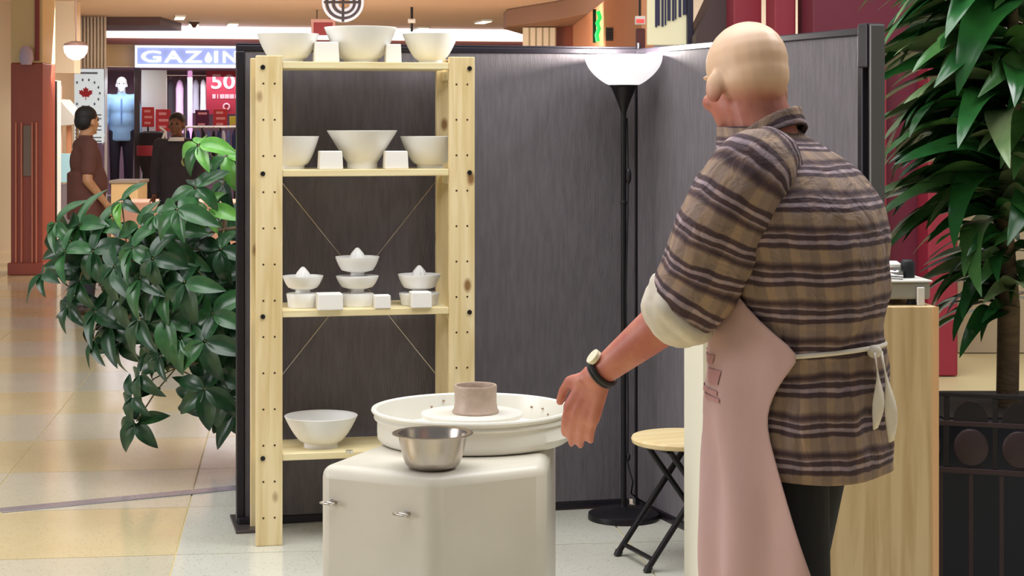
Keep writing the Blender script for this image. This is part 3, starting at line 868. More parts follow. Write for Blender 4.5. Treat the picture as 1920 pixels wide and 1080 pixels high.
# collar
col = []
for i in range(9):
    t = i/8
    prof_r = [.074, .076, .079, .083, .086, .088, .091, .095, .098][i]; zz = [1.477, 1.497, 1.512, 1.519, 1.518, 1.512, 1.502, 1.491, 1.482][i]
    ring = []
    for k in range(72):
        w = 2*PI*k/72
        back = .5-.5*math.sin(w)
        x = prof_r*math.cos(w); y = .132+prof_r*1.06*math.sin(w)
        ring.append(ML(x, y, zz-.10*(1-back)+.02*back+noise.noise(Vector((x*20, y*20, i)))*.003))
    col.append(ring)
uvloft('collar', col, M_plaid, man, v0=.03, us=.5)

# continuous body
bm_ = MB()
hy = math.radians(24)
HC = P(1398, 150, 4.05)
RB = Matrix.Rotation(BR, 3, 'Z')
bm_.ell(ML(0, 0, .98), (.145, .11, .13), RB); bm_.ell(ML(0, .0, 1.12), (.14, .105, .17), RB); bm_.ell(ML(0, .015, 1.26), (.16, .11, .15), RB)
bm_.cap(ML(-.13, .03, 1.36), .05, ML(.13, .03, 1.36), .05)
bm_.cap(ML(0, .09, 1.40), .074, HC+Vector((.018, -.02, -.05)), .068)
bm_.cap(ML(0, .13, 1.43), .06, HC+Vector((.0, -.0, -.06)), .056)
R, _c = head_shapes(bm_, HC, hy, math.radians(-14), 1.10)
bm_.cap(S_, .052, E_, .044); bm_.cap(E_, .046, E_.lerp(Wp, .35), .047); bm_.cap(E_.lerp(Wp, .35), .047, Wp, .029)
hd = (P(1084, 790, 4.02)-Wp)
hand_shapes(bm_, Wp, hd, Vector((-.75, .5, .1)), 1.14, curl=.33)
bm_.cap(S2, .05, E2, .042); bm_.cap(E2, .043, W2, .028)
hand_shapes(bm_, W2, ML(.3, .34, .90)-W2, (0, 0, 1), 1.05, curl=.7)
HIP = {1: ML(.095, 0, .92), -1: ML(-.095, 0, .92)}
KN = {1: ML(.10, .12, .50), -1: ML(-.095, -.01, .50)}; AN = {1: ML(.10, .20, .09), -1: ML(-.1, -.12, .09)}
for k in (1, -1):
    bm_.cap(HIP[k].lerp(ML(0, 0, .92), .25), .06, KN[k], .056); bm_.cap(KN[k], .056, AN[k], .038)
    bm_.cap(AN[k]+Vector((0, 0, -.03)), .038, AN[k]+Fw*.14+Vector((0, 0, -.055)), .03)
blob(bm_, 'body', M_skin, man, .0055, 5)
for k in (1, -1):
    MB().ell(HC+R @ Vector((k*.033, .092, .009)), (.0125,)*3).build('eye', mat('dark_eye', (40, 28, 22), .2), man, world=True, smooth=True)
# trousers and shoes
tb = MB(); tb.ell(ML(0, 0, .93), (.155, .11, .12), RB)
for k in (1, -1):
    tb.cap(HIP[k].lerp(ML(0, 0, .92), .2), .072, KN[k], .08); tb.cap(KN[k], .08, AN[k]+Vector((0, 0, .02)), .068)
blob(tb, 'trousers', M_trouser, man, .009, 4)
M_shoe = mat('brown_leather_shoe', (60, 42, 32), .5)
for k in (1, -1):
    q = MB(); a_ = AN[k]
    q.cap(Vector((a_.x, a_.y, .05)), .048, Vector((a_.x, a_.y, .05))+Fw*.16, .042); q.cap(Vector((a_.x, a_.y, .05)), .045, Vector((a_.x, a_.y, .1)), .046)
    so = blob(q, 'shoe', M_shoe, man, .007, 3)
# apron: wraps the front from hip to hip, bib rising to the chest, skirt hanging free
def apron_surface(ZS=None):
    rows = []; NA = 60
    ZS = ZS or [1.36, 1.30, 1.24, 1.18, 1.12, 1.07, 1.03, 1.0, .96, .92, .88, .82, .76, .70, .64, .58, .52, .46, .40]
    for z in ZS:
        # angular reach to left (amax) and right (amin) from straight ahead, degrees
        if z > 1.03:
            t = (z-1.03)/.33; am = 112*(1-t)**1.5+30*(1-(1-t)**1.5)
            if z > 1.2: am = 32
        elif z > .88: am = 112-20*math.sin((1.03-z)/.15*PI/2)
        else: am = 92+42*((.88-z)/.48)
        drop = max(0, 1.05-z)
        a = .2+.015*min(1, drop*1.6); b = .235
        if z > 1.05: b = .205+.03*(1.36-z)/.31; a = .205
        y0 = .0 if z < 1.1 else .02*(z-1.1)/.2
        row = []
        for k in range(NA):
            ar = am*.92 if z > .95 else max(40, am*.92-50*min(1, (.95-z)/.15)); al = math.radians(-ar+(am+ar)*k/(NA-1))       # + is the left side
            fold = .014*math.sin(al*9+z*4)*min(1, drop*3)+noise.noise(Vector((al*3, z*6, 2)))*.010
            zz = z
            row.append(ML(-(a+fold)*math.sin(al), y0+(b+fold)*math.cos(al), zz))
        rows.append(row)
    return rows
mb = MB(); mb.loft(apron_surface(), closed_ring=False, caps=False)
ap = mb.build('apron', M_apron, man, world=True, smooth=True, solid=.004, sub=1)
# printed rose block low on the left of the apron
for (py0, py1, x0, x1) in ((668, 684, 1326, 1345), (694, 722, 1330, 1356), (733, 742, 1322, 1352), (746, 754, 1324, 1354)):
    zz_ = [zat(py0+(py1-py0)*i/4, 3.9) for i in range(5)]
    rows = apron_surface(zz_)
    ks = []
    for k in range(30, 59):
        p = rows[2][k]; px = 960+p.x/p.y*F
        if x0 <= px <= x1 and p.y < 4.12: ks.append(k)
    if len(ks) < 2: continue
    grid = []
    for r in rows:
        grid.append([r[k]+((r[k]-ML(0, 0, r[k].z)).normalized()*.0045) for k in ks])
    q = MB(); q.loft(grid, closed_ring=False, caps=False); q.build('apron_print', M_apron_print, ap, world=True, smooth=True)
# waist string with bow
ws = []
for i in range(25):
    al = math.radians(108+(252-108)*i/24)
    ws.append(ML(-(.188)*math.sin(al), .143*math.cos(al)+.001, 1.022+.010*math.sin((i/24)*PI)))
MB().tube(ws, .005, 8).build('waist_string', M_string, ap, world=True, smooth=True)
kb = ML(-.005, -.152, 1.026)
mb = MB()
mb.ell(kb, (.016, .014, .014), nu=12, nv=8)
mb.build('bow_knot', M_string, ap, world=True, smooth=True)
for sx_, ln, w0 in ((-1, .155, .030), (1, .19, .034)):
    grid = []
    for i in range(10):
        t = i/9
        cpt = kb+Rt*(sx_*.012+sx_*.022*t)-Fw*(.008+.016*math.sin(t*2.2))+Vector((0, 0, -ln*t))
        wv = Rt*(w0*(.35+.65*t**.5))*.5+Fw*.006*math.sin(t*7)
        grid.append([cpt-wv, cpt, cpt+wv])
    m2 = MB(); m2.loft(grid, closed_ring=False, caps=False); m2.build('bow_tail', M_string, ap, world=True, smooth=True, solid=.003)
# watch
wd = (Wp-E_).normalized(); wc = Wp-wd*.018
def ringpts(c, d, r, n=28):
    a = d.cross(Vector((0, 0, 1))).normalized(); u = a.cross(d)
    return [c+(a*math.cos(2*PI*i/n)+u*math.sin(2*PI*i/n))*r for i in range(n)]
mb = MB(); mb.tube(ringpts(wc, wd, .0345), .006, 8, closed=True); mb.tube(ringpts(wc+wd*.008, wd, .034), .0055, 8, closed=True)
wt = mb.build('watch_strap', M_blackplastic, man, world=True, smooth=True)
u_ = (Vector((-.55, -.35, .75))-wd*Vector((-.55, -.35, .75)).dot(wd)).normalized()
MB().tube([wc-wd*.012+u_*.034, wc-wd*.012+u_*.044], .0175, 24).build('watch_case', mat('pale_watch', (226, 218, 190), .3), wt, world=True, smooth=True)

# ------------------------------------------------------------------ figures in the corridor
M_skin2 = skin_mat('tan_skin', (200, 148, 108), (184, 130, 92))
M_skin3 = skin_mat('brown_skin', (120, 78, 56), (104, 66, 48))
M_hair = mat('black_hair', (24, 20, 20), .6, bump=.3, bscale=80)
M_brown = mat('brown_shirt', (104, 62, 52), .85, var=.15, vscale=10)
M_darkjk = mat('charcoal_jacket', (52, 44, 48), .85, var=.15, vscale=10)
M_jeans = mat('dark_trousers', (40, 38, 46), .85)
pa = P(160, 400, 14.4)
human('person', 'dark-haired person in a brown short-sleeved shirt walking in the corridor', 'person', (pa.x, pa.y, 0), math.radians(-66), .925, M_skin2, M_hair, M_brown, M_jeans, M_shoe,
      {'elbow': {1: (.245, -.03, 1.14), -1: (-.23, .0, 1.14)}, 'wrist': {1: (.21, .14, .93), -1: (-.2, .12, .95)}}, 'people in the corridor', sleeves=.36, belly=.03, head_yaw=.55)
pb = P(332, 400, 17.4)
B_ = human('person', 'person in a dark jacket with pale collar facing the camera near the clothes shop', 'person', (pb.x, pb.y, 0), PI-.1, .905, M_skin3, M_hair, M_darkjk, M_jeans, M_shoe,
      {'elbow': {1: (.235, -.03, 1.14), -1: (-.235, -.03, 1.14)}, 'wrist': {1: (.225, .06, .89), -1: (-.225, .06, .89)}}, 'people in the corridor', sleeves=.93)
MB().lathe([(.058, 1.355), (.066, 1.36), (.072, 1.342), (.085, 1.33), (.08, 1.322), (.06, 1.34)], 32, (0, .01, 0), closed=True).build('collar', mat('white_collar', (225, 222, 215), .8), B_, smooth=True)

# ------------------------------------------------------------------ plants
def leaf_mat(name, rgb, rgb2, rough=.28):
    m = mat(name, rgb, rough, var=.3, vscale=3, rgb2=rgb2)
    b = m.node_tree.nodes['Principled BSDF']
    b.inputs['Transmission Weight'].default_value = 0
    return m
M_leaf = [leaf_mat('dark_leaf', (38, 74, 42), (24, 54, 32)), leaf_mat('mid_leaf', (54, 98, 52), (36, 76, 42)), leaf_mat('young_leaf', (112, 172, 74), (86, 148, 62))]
M_stem = mat('green_brown_stem', (116, 110, 70), .6)
M_bark = mat('ringed_bark', (126, 104, 78), .8, var=.35, vscale=14, bump=.4, bscale=30, stretch=(1, 1, 4))

def leaf_mesh(name, m, width, droop, fold, wave, shape=.8, n=9, e0=0.0):
    """leaf of unit length along +x, blade across y, drooping towards -z"""
    rows = []; x = z = 0; stp = 1/n
    for i in range(n+1):
        t = i/n; ang = e0-droop*t
        if i: x += math.cos(ang)*stp; z += math.sin(ang)*stp
        w = width*(math.sin(PI*min(1, .04+t**shape*.96))**.85+.02)
        row = []
        for k in (-1, -.5, 0, .5, 1):
            yy = w*k*.5
            row.append((x-abs(k)*w*fold*math.sin(ang)*0, yy, z+abs(k)*w*fold+wave*w*math.sin(t*9+k*2)*abs(k)))
        rows.append(row)
    mb = MB(); mb.loft(rows, closed_ring=False, caps=False)
    me = mb.mesh(name); me.materials.append(m)
    for p in me.polygons: p.use_smooth = True
    return me
UMB = [[leaf_mesh('leaf', m, w, d, .22, .04, .75) for (w, d) in ((.42, .5), (.46, .9), (.40, 1.3))] for m in M_leaf]
rnd = random.Random(11)

bush = thing('umbrella_tree', 'potted umbrella tree with drooping dark green leaves behind the divider', 'plant', (-1.03, 8.0, 0))
MB().lathe([(.001, 0), (.13, 0), (.15, .02), (.175, .28), (.185, .30), (.178, .30), (.165, .27), (.001, .27)], 48).build('pot', mat('terracotta_grey', (90, 80, 74), .7), bush, smooth=True)
MB().lathe([(.001, .265), (.163, .265), (.163, .275), (.001, .275)], 48).build('soil', mat('soil', (46, 34, 26), .95), bush)
T = Vector((-1.03, 8.0, 0))
trunk_top = Vector((-1.06, 8.0, 1.0))
MB().tube([T+Vector((0, 0, .26)), T+Vector((.01, 0, .6)), trunk_top, Vector((-1.12, 7.98, 1.25))], [.026, .022, .018, .01], 10).build('trunk', M_bark, bush, world=True, smooth=True)
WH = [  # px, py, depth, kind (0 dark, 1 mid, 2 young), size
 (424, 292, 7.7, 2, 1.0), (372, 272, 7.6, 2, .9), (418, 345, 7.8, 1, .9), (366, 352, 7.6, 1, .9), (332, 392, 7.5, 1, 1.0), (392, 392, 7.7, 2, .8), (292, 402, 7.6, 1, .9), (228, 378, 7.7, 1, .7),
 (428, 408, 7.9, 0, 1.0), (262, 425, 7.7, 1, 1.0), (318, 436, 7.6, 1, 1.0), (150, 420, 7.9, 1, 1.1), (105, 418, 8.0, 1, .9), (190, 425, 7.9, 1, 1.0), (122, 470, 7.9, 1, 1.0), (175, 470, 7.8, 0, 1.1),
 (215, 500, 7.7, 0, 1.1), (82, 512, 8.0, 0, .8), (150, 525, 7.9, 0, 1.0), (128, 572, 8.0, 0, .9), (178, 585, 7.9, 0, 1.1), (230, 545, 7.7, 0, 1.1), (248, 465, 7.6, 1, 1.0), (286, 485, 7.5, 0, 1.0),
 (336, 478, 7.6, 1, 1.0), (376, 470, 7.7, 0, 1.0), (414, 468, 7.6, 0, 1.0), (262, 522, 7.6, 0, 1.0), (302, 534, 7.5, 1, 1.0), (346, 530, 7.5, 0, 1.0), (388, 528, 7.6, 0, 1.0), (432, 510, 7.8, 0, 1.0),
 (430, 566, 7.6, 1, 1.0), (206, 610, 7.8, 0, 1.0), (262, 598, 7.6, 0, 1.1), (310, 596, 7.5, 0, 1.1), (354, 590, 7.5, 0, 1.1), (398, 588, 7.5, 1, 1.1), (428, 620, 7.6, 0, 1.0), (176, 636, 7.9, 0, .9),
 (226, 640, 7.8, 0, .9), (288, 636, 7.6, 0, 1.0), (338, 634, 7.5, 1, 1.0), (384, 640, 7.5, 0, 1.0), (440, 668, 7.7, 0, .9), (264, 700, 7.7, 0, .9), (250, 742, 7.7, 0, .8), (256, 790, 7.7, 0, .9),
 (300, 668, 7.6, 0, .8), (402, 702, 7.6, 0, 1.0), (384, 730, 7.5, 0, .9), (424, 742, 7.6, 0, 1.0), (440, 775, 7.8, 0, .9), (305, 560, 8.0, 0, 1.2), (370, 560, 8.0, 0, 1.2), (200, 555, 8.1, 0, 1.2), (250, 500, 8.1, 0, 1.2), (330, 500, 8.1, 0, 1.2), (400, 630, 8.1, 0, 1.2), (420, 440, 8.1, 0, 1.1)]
BRN = {}
hubs = [P(420, 430, 7.8), P(330, 470, 7.7), P(240, 490, 7.8), P(160, 500, 7.9), P(420, 600, 7.75), P(320, 590, 7.7), P(230, 600, 7.8), P(330, 690, 7.7), P(432, 335, 7.85), P(425, 690, 7.75)]
path = {0: None, 1: 0, 2: 1, 3: 2, 4: None, 5: 4, 6: 5, 7: 9, 8: 0, 9: None}
for i, h in enumerate(hubs):
    st = trunk_top if path[i] is None else hubs[path[i]]
    mid = st.lerp(h, .5)+Vector((0, 0, .03))
    MB().tube([st, mid, h], [.011, .009, .007], 8).build('branch', M_bark, bush, world=True, smooth=True)
leafcount = 0
inv = root_inv(bush)
for (px, py, Y, kind, sz) in WH:
    c = P(px, py, Y+rnd.uniform(-.05, .05))
    h = min(hubs, key=lambda q: (q-c).length)
    if (h-c).length > .01:
        MB().tube([h, h.lerp(c, .5)+Vector((0, 0, .015)), c], .0032, 6).build('petiole', M_stem, bush, world=True, smooth=True)
    # whorl axis leans outwards and towards the light
    ax = ((c-trunk_top).normalized()*Vector((1, .6, .3))+Vector((rnd.uniform(-.35, .35), -.55+rnd.uniform(-.35, .2), .65))).normalized()
    u = ax.cross(Vector((0, 0, 1))).normalized(); w = u.cross(ax)
    ph = rnd.uniform(0, 2*PI)
    for k in range(5):
        a = ph+2*PI*k/5+rnd.uniform(-.2, .2)
        d = (u*math.cos(a)+w*math.sin(a)+ax*rnd.uniform(-.1, .2)+Vector((0, 0, -.28))).normalized()
        side = ax.cross(d).normalized(); nrm = d.cross(side).normalized()
        L = .17*sz*rnd.uniform(.8, 1.15)
        Mx = Matrix((d*L, side*L, nrm*L)).transposed().to_4x4(); Mx.translation = c+d*.008
        kk = kind if rnd.random() < .8 else max(0, min(2, kind+rnd.choice((-1, 1)) if kind < 2 else 1))
        if kind == 0 and kk == 2: kk = 0
        o = bpy.data.objects.new('leaf', rnd.choice(UMB[kk])); COL.objects.link(o); o.parent = bush
        o.matrix_basis = inv @ Mx; leafcount += 1

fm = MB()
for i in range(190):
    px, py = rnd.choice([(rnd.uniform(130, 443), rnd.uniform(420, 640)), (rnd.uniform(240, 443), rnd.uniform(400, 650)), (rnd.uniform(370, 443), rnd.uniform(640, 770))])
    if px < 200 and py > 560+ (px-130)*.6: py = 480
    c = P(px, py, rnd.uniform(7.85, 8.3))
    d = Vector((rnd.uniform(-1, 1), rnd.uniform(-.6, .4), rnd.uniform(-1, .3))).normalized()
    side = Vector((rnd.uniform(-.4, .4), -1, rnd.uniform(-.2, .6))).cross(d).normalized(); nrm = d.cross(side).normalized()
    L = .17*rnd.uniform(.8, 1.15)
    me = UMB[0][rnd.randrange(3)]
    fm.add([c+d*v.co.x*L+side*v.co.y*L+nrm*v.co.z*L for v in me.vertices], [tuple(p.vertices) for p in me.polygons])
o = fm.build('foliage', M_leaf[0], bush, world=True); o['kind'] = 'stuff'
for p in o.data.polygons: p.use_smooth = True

# right-hand plant in a dark planter behind an iron railing
PLX, PLY = 1.615, 6.0
planter = MB()
planter.box(1.33, 2.05, 5.74, 6.35, 0, .575)
pl = planter.build('planter_box', mat('navy_planter', (24, 26, 36), .6), bevel=.006)
tag(pl, 'dark navy planter box behind the iron railing', 'planter')
MB().box(1.35, 2.03, 5.76, 6.33, .5755, .581).build('soil', MATS['soil'], pl)
corn = thing('corn_plant', 'tall corn plant with long glossy leaves at the right edge', 'plant', (PLX, PLY, .581))
canes = [[(PLX, PLY, .575), (PLX+.005, PLY, .9), (PLX-.015, PLY, 1.2), (PLX+.02, PLY-.02, 1.6), (PLX+.01, PLY, 2.1)],
         [(PLX+.12, PLY+.1, .575), (PLX+.13, PLY+.1, 1.0), (PLX+.12, PLY+.08, 1.5), (PLX+.15, PLY+.05, 1.9)]]
for cn_, r in zip(canes, (.036, .03)):
    MB().tube(cn_, [r, r, r*.85, r*.6, r*.4][:len(cn_)], 14).build('trunk', M_bark, corn, world=True, smooth=True)
M_cleaf = [leaf_mat('corn_leaf_dark', (46, 104, 46), (30, 78, 38), .22), leaf_mat('corn_leaf_mid', (92, 138, 74), (58, 106, 52), .25), leaf_mat('corn_leaf_sheen', (150, 168, 120), (104, 134, 84), .3)]  # pale leaves carry bright sheen in their colour; mid ones lightened for it
CL = [[leaf_mesh('leaf', m, w, d, f, .09, .62, 12, e) for (w, d, f, e) in ((.22, 1.25, .12, .5), (.24, 1.5, .16, .75), (.20, 1.0, .1, .3), (.25, 1.8, .1, .6))] for m in M_cleaf]
inv = root_inv(corn)
def corn_leaf(base, az, L, kind, var, tilt=0, roll=0):
    R = Matrix.Rotation(az, 4, 'Z') @ Matrix.Rotation(-tilt, 4, 'Y') @ Matrix.Rotation(roll, 4, 'X')
    Mx = Matrix.Translation(base) @ R @ Matrix.Scale(L, 4)
    o = bpy.data.objects.new('leaf', CL[kind][var]); COL.objects.link(o); o.parent = corn
    o.matrix_basis = inv @ Mx
for i in range(240):
    z = .88+1.30*((i*.618034) % 1)
    cx = PLX+.005+rnd.uniform(-.02, .02) if i % 3 else PLX+.13
    cy = PLY if i % 3 else PLY+.07
    az = PI+rnd.gauss(.25, .6) if i % 5 else rnd.uniform(0, 2*PI)
    L = rnd.uniform(.36, .60)
    if z < 1.15: L *= .68
    kind = rnd.choices((0, 1, 2), (.40, .38, .22))[0]
    corn_leaf(Vector((cx, cy, z)), az, L, kind, rnd.randrange(4), rnd.uniform(-.3, .3), rnd.uniform(-.5, .5))

# iron railing in front of the planter
M_iron = mat('brown_iron', (58, 44, 46), .45, .4)
M_iron_d = mat('dark_iron', (26, 21, 24), .5, .3)
ra = Vector((1.27, 5.69)); rb_ = Vector((1.86, 5.50)); rd_ = (rb_-ra).normalized()
rail = thing('iron_railing', 'dark iron railing with arched panels in front of the planter', 'railing', (ra.x, ra.y, 0))
for z, h, m in ((.668, .014, M_iron_d), (.580, .016, M_iron), (.436, .018, M_iron)):
    MB().beam(ra, rb_, z-h/2, z+h/2, .02).build('rail', m, rail, world=True, bevel=.003)
x = .055; i = 0
while x < .62:
    q = ra+rd_*x
    MB().beam(q-rd_*.007, q+rd_*.007, 0, .428, .014).build('baluster', M_iron, rail, world=True, bevel=.002)
    x += .0905; i += 1
for cx in (.0, .1445, .289, .433, .578):
    c = ra+rd_*cx
    # solid half-round panel standing on the middle rail
    poly = [(cx+.052*math.cos(PI*k/16), .588+.062*math.sin(PI*k/16)) for k in range(17)]
    n2 = Vector((-rd_.y, rd_.x))
    fr = [ra+rd_*p[0]-n2*.006 for p in poly]; bk = [ra+rd_*p[0]+n2*.006 for p in poly]
    MB().loft([[(f_.x, f_.y, p[1]) for f_, p in zip(fr, poly)], [(f_.x, f_.y, p[1]) for f_, p in zip(bk, poly)]]).build('arch_panel', M_iron_d, rail, world=True)
    # round medallion between the lower rails
    Rm = Matrix.Rotation(math.atan2(rd_.y, rd_.x), 3, 'Z')
    MB().ell((c.x, c.y-.004, .508), (.054, .010, .058), Rm, 24, 12).build('medallion', M_iron, rail, world=True, smooth=True)
    if cx > 0:
        q = ra+rd_*(cx-.0722)
        MB().beam(q-rd_*.008, q+rd_*.008, .446, .66, .016).build('post', M_iron_d, rail, world=True, bevel=.002)

# ------------------------------------------------------------------ the mall beyond
def fbox(px0, px1, py0, py1, Y0, Y1):
    """upright box whose front face at depth Y0 spans the given picture rectangle"""
    a = P(px0, py0, Y0); b = P(px1, py1, Y0)
    return MB().box(a.x, b.x, Y0, Y1, b.z, a.z)
SO = Vector((-5.948, 27.0, 0)); SY = math.radians(12); c12, s12 = math.cos(SY), math.sin(SY)
def st(px, d):
    k = (px-960)/F
    lx = (k*(SO.y+d*c12)-SO.x+d*s12)/(c12-k*s12)
    return lx, SO.y+lx*s12+d*c12
def SWp(lx, ly, z): return Vector((SO.x+lx*c12-ly*s12, SO.y+lx*s12+ly*c12, z))
def sbox(px0, px1, py0, py1, d0, d1, zfloor=None):
    """box in the shop front's own rotated frame"""
    l0, Ya = st(px0, d0); l1, Yb = st(px1, d0); Ym = (Ya+Yb)/2
    z1 = zat(py0, Ym); z0 = zat(py1, Ym) if zfloor is None else zfloor
    mb = MB().box(l0, l1, d0, d1, z0, z1)
    mb.v = [SWp(p.x, p.y, p.z) for p in mb.v]
    return mb
ZC = zat(49, 27.0)
M_ceil = mat('tan_ceiling', (234, 212, 196), .8, var=.06, vscale=.5)
l0, _ = st(-250, 0); l1, _ = st(1700, 0)
mb = MB().box(l0, l1, -13.0, .3, ZC, ZC+.15); mb.v = [SWp(p.x, p.y, p.z) for p in mb.v]
struct(mb.build('ceiling', M_ceil))
# back wall above the shops and the shop shells
M_tanwall = mat('tan_fascia', (214, 186, 138), .7)
M_maroonbeam = mat('maroon_beam', (104, 58, 50), .5)
struct(sbox(120, 1120, 74, 127, .02, .3).build('wall_back', M_tanwall))
struct(sbox(200, 1010, 75, 86, -.06, .015).build('trim_1', M_maroonbeam))
M_cove = mat('cove_tube', (255, 242, 250), .5, emit=3.0)
cove = sbox(199, 1012, 50, 73.5, -.12, -.005).build('cove_light', M_cove)
tag(cove, 'long glowing cove light running along the top of the shop fronts', 'light')
M_shopin = mat('dim_shop_wall', (96, 74, 92), .8)
struct(sbox(120, 1120, 90, 0, 3.6, 3.8, 0).build('wall_shop_back', M_shopin))
struct(sbox(120, 138, 127, 0, .02, 3.6, 0).build('wall_shop_left', M_shopin))
struct(sbox(505, 1120, 127, 0, .02, .3, 0).build('wall_shop_front', M_tanwall))
mb = sbox(120, 1120, 118, 126, .3, 3.6); struct(mb.build('ceiling_shop', M_shopin))
struct(sbox(196, 201, 127, 0, -.02, .25, 0).build('trim_2', mat('white_pier', (228, 230, 236), .5)))
struct(sbox(252, 262, 127, 0, -.02, .25, 0).build('trim_3', mat('dark_pier', (58, 44, 50), .5)))
lx_, Y_ = st(330, 1.6); c = SWp(lx_, 1.6, 2.2)
area('shop_ceiling_light', tuple(c), 2.6, 95, (1, .93, .95), (c.x, c.y, 0), 1.4)

# illuminated shop sign
def frame_thing(name, label, cat, px0, px1, py0, py1, d0, d1, group=None):
    l0, Ya = st(px0, d0); l1, Yb = st(px1, d0); Ym = (Ya+Yb)/2
    root = thing(name, label, cat, tuple(SWp(l0, d0, zat(py1, Ym))), SY, group)
    return root, l1-l0, zat(py0, Ym)-zat(py1, Ym), Ym
sg, w, h, Ym = frame_thing('shop_sign', 'blue lit shop sign with white letters GAZOIN over the clothes shop', 'sign', 253, 470, 86, 127, -.25, 0)
nt_sign = mat('sign_blue', (150, 168, 232), .4, emit=.55)
MB().box(0, w, 0, .24, 0, h).build('panel', nt_sign, sg, bevel=.01)
M_signw = mat('sign_white', (250, 250, 250), .4, emit=.9)
for (x0, x1, z0, z1) in ((0, w, -.0, .045), (0, w, h-.03, h), (0, .03, .045, h-.03), (w-.03, w, .045, h-.03)):
    MB().box(x0, x1, -.03, -.0005, z0, z1).build('border', M_signw, sg)
u = Ym/F
for ch, a, b in (('G', 264, 301), ('A', 306, 341), ('Z', 344, 377), ('I', 399, 406), ('N', 415, 441), ('S', 447, 464)):
    if ch == 'S': continue
    letter(ch, (a-253)*u, (b-253)*u, .075, h-.075, -.001, .03, M_signw, sg, bold=.02)
# drop-shaped O
dp = [((388+6.5*math.sin(t)*(1 if math.cos(t) < .2 else (1-(math.cos(t)-.2)*.9))-253)*u, .075+(h-.15)*(.36-.36*math.cos(t+PI)*-1 if False else .42-.42*math.cos(PI-t)*1.0+.0)) for t in [2*PI*i/28 for i in range(28)]]
cxo = (388-253)*u; rr0 = 6.6*u
pts = []
for i in range(28):
    t = 2*PI*i/28
    z = math.cos(t); x = math.sin(t)*(1 if z < 0 else (1-z)**.55*1.05)
    pts.append((cxo+rr0*x, .075+rr0+(z*rr0 if z < 0 else z*(h-.15-rr0)*.9)))
MB().loft([[(p[0], -.031, p[1]) for p in pts], [(p[0], -.001, p[1]) for p in pts]]).build('letter', M_signw, sg)

# maple leaf poster
po, w, h, Ym = frame_thing('poster', 'pale lit poster with a red maple leaf beside the shop window', 'poster', 136, 195, 129, 268, -.06, 0)
MB().box(0, w, 0, .05, 0, h).build('panel', mat('poster_white', (216, 232, 240), .4, emit=.5), po, bevel=.005)
u = Ym/F
ml = [(0, .5), (.09, .33), (.2, .38), (.16, .12), (.3, .26), (.34, .19), (.5, .22), (.43, .06), (.5, 0), (.24, -.2), (.27, -.29), (.03, -.25), (.03, -.5)]
ml = ml+[(-x, z) for x, z in reversed(ml[1:])]
cx, cz = w*.42, h*.67
MB().loft([[(cx+x*.2, -.006, cz+z*.2) for x, z in ml], [(cx+x*.2, -.0005, cz+z*.2) for x, z in ml]]).build('maple_leaf', mat('maple_red', (200, 36, 60), .5), po)
pr = MB()
M_print = mat('poster_ink', (120, 136, 156), .6)
for i in range(14):
    t = 2*PI*i/14
    x = cx+.2*math.cos(t); z = cz+.2*math.sin(t)
    pr.box(x-.012, x+.012, -.004, -.0005, z-.018, z+.018)
for i in range(9):
    z = h*.42-i*.055
    pr.box(w*.08, w*(.92 if i % 3 else .7), -.004, -.0005, z, z+.018)
pr.box(w*.2, w*.8, -.004, -.0005, h*.93, h*.955)
o = pr.build('printed_lines', M_print, po); o['kind'] = 'stuff'

# shop interior
def simple(name, mb, m, label, cat, group=None, **kw):
    return tag(mb.build(name, m, **kw), label, cat, group)
M_white = mat('white_paint', (226, 226, 222), .6)
simple('display_screen', sbox(265, 313, 131, 0, .9, 1.0, 0), M_white, 'tall pale grey display screen just inside the clothes shop', 'screen', bevel=.01)
def garment(px, w_px, py0, py1, d, m, label, group):
    l, Y = st(px, d); r = w_px/2*Y/F; z1 = zat(py0, Y); z0 = zat(py1, Y)
    root = thing('garment', label, 'garment', tuple(SWp(l, d, z0)), SY+rnd.uniform(-.12, .12), group)
    H = z1-z0
    mb = MB(); rg = []
    for t, a, b in ((0, 1.05, .045), (.3, .98, .05), (.6, .92, .055), (.82, 1.0, .06), (.93, .7, .045), (.98, .3, .03)):
        rg.append([(r*a*math.cos(q)*(1+.08*math.sin(6*q)*(1-t)), b*math.sin(q), H*t) for q in [2*PI*i/24 for i in range(24)]])
    mb.loft(rg); mb.build('cloth', m, root, smooth=True)
    MB().tube([(0, 0, H*.96), (0, 0, H*1.02), (.02, 0, H*1.045), (0, 0, H*1.06)], .005, 6).build('hanger_hook', M_chrome, root, smooth=True)
    return root
GC = [mat('cloth_black', (30, 26, 34), .9), mat('cloth_lilac', (190, 160, 196), .9), mat('cloth_grey', (150, 152, 170), .9), mat('cloth_navy', (52, 58, 110), .9), mat('cloth_blue', (104, 114, 170), .9), mat('cloth_white', (222, 224, 232), .9), mat('cloth_plum', (96, 40, 70), .9)]
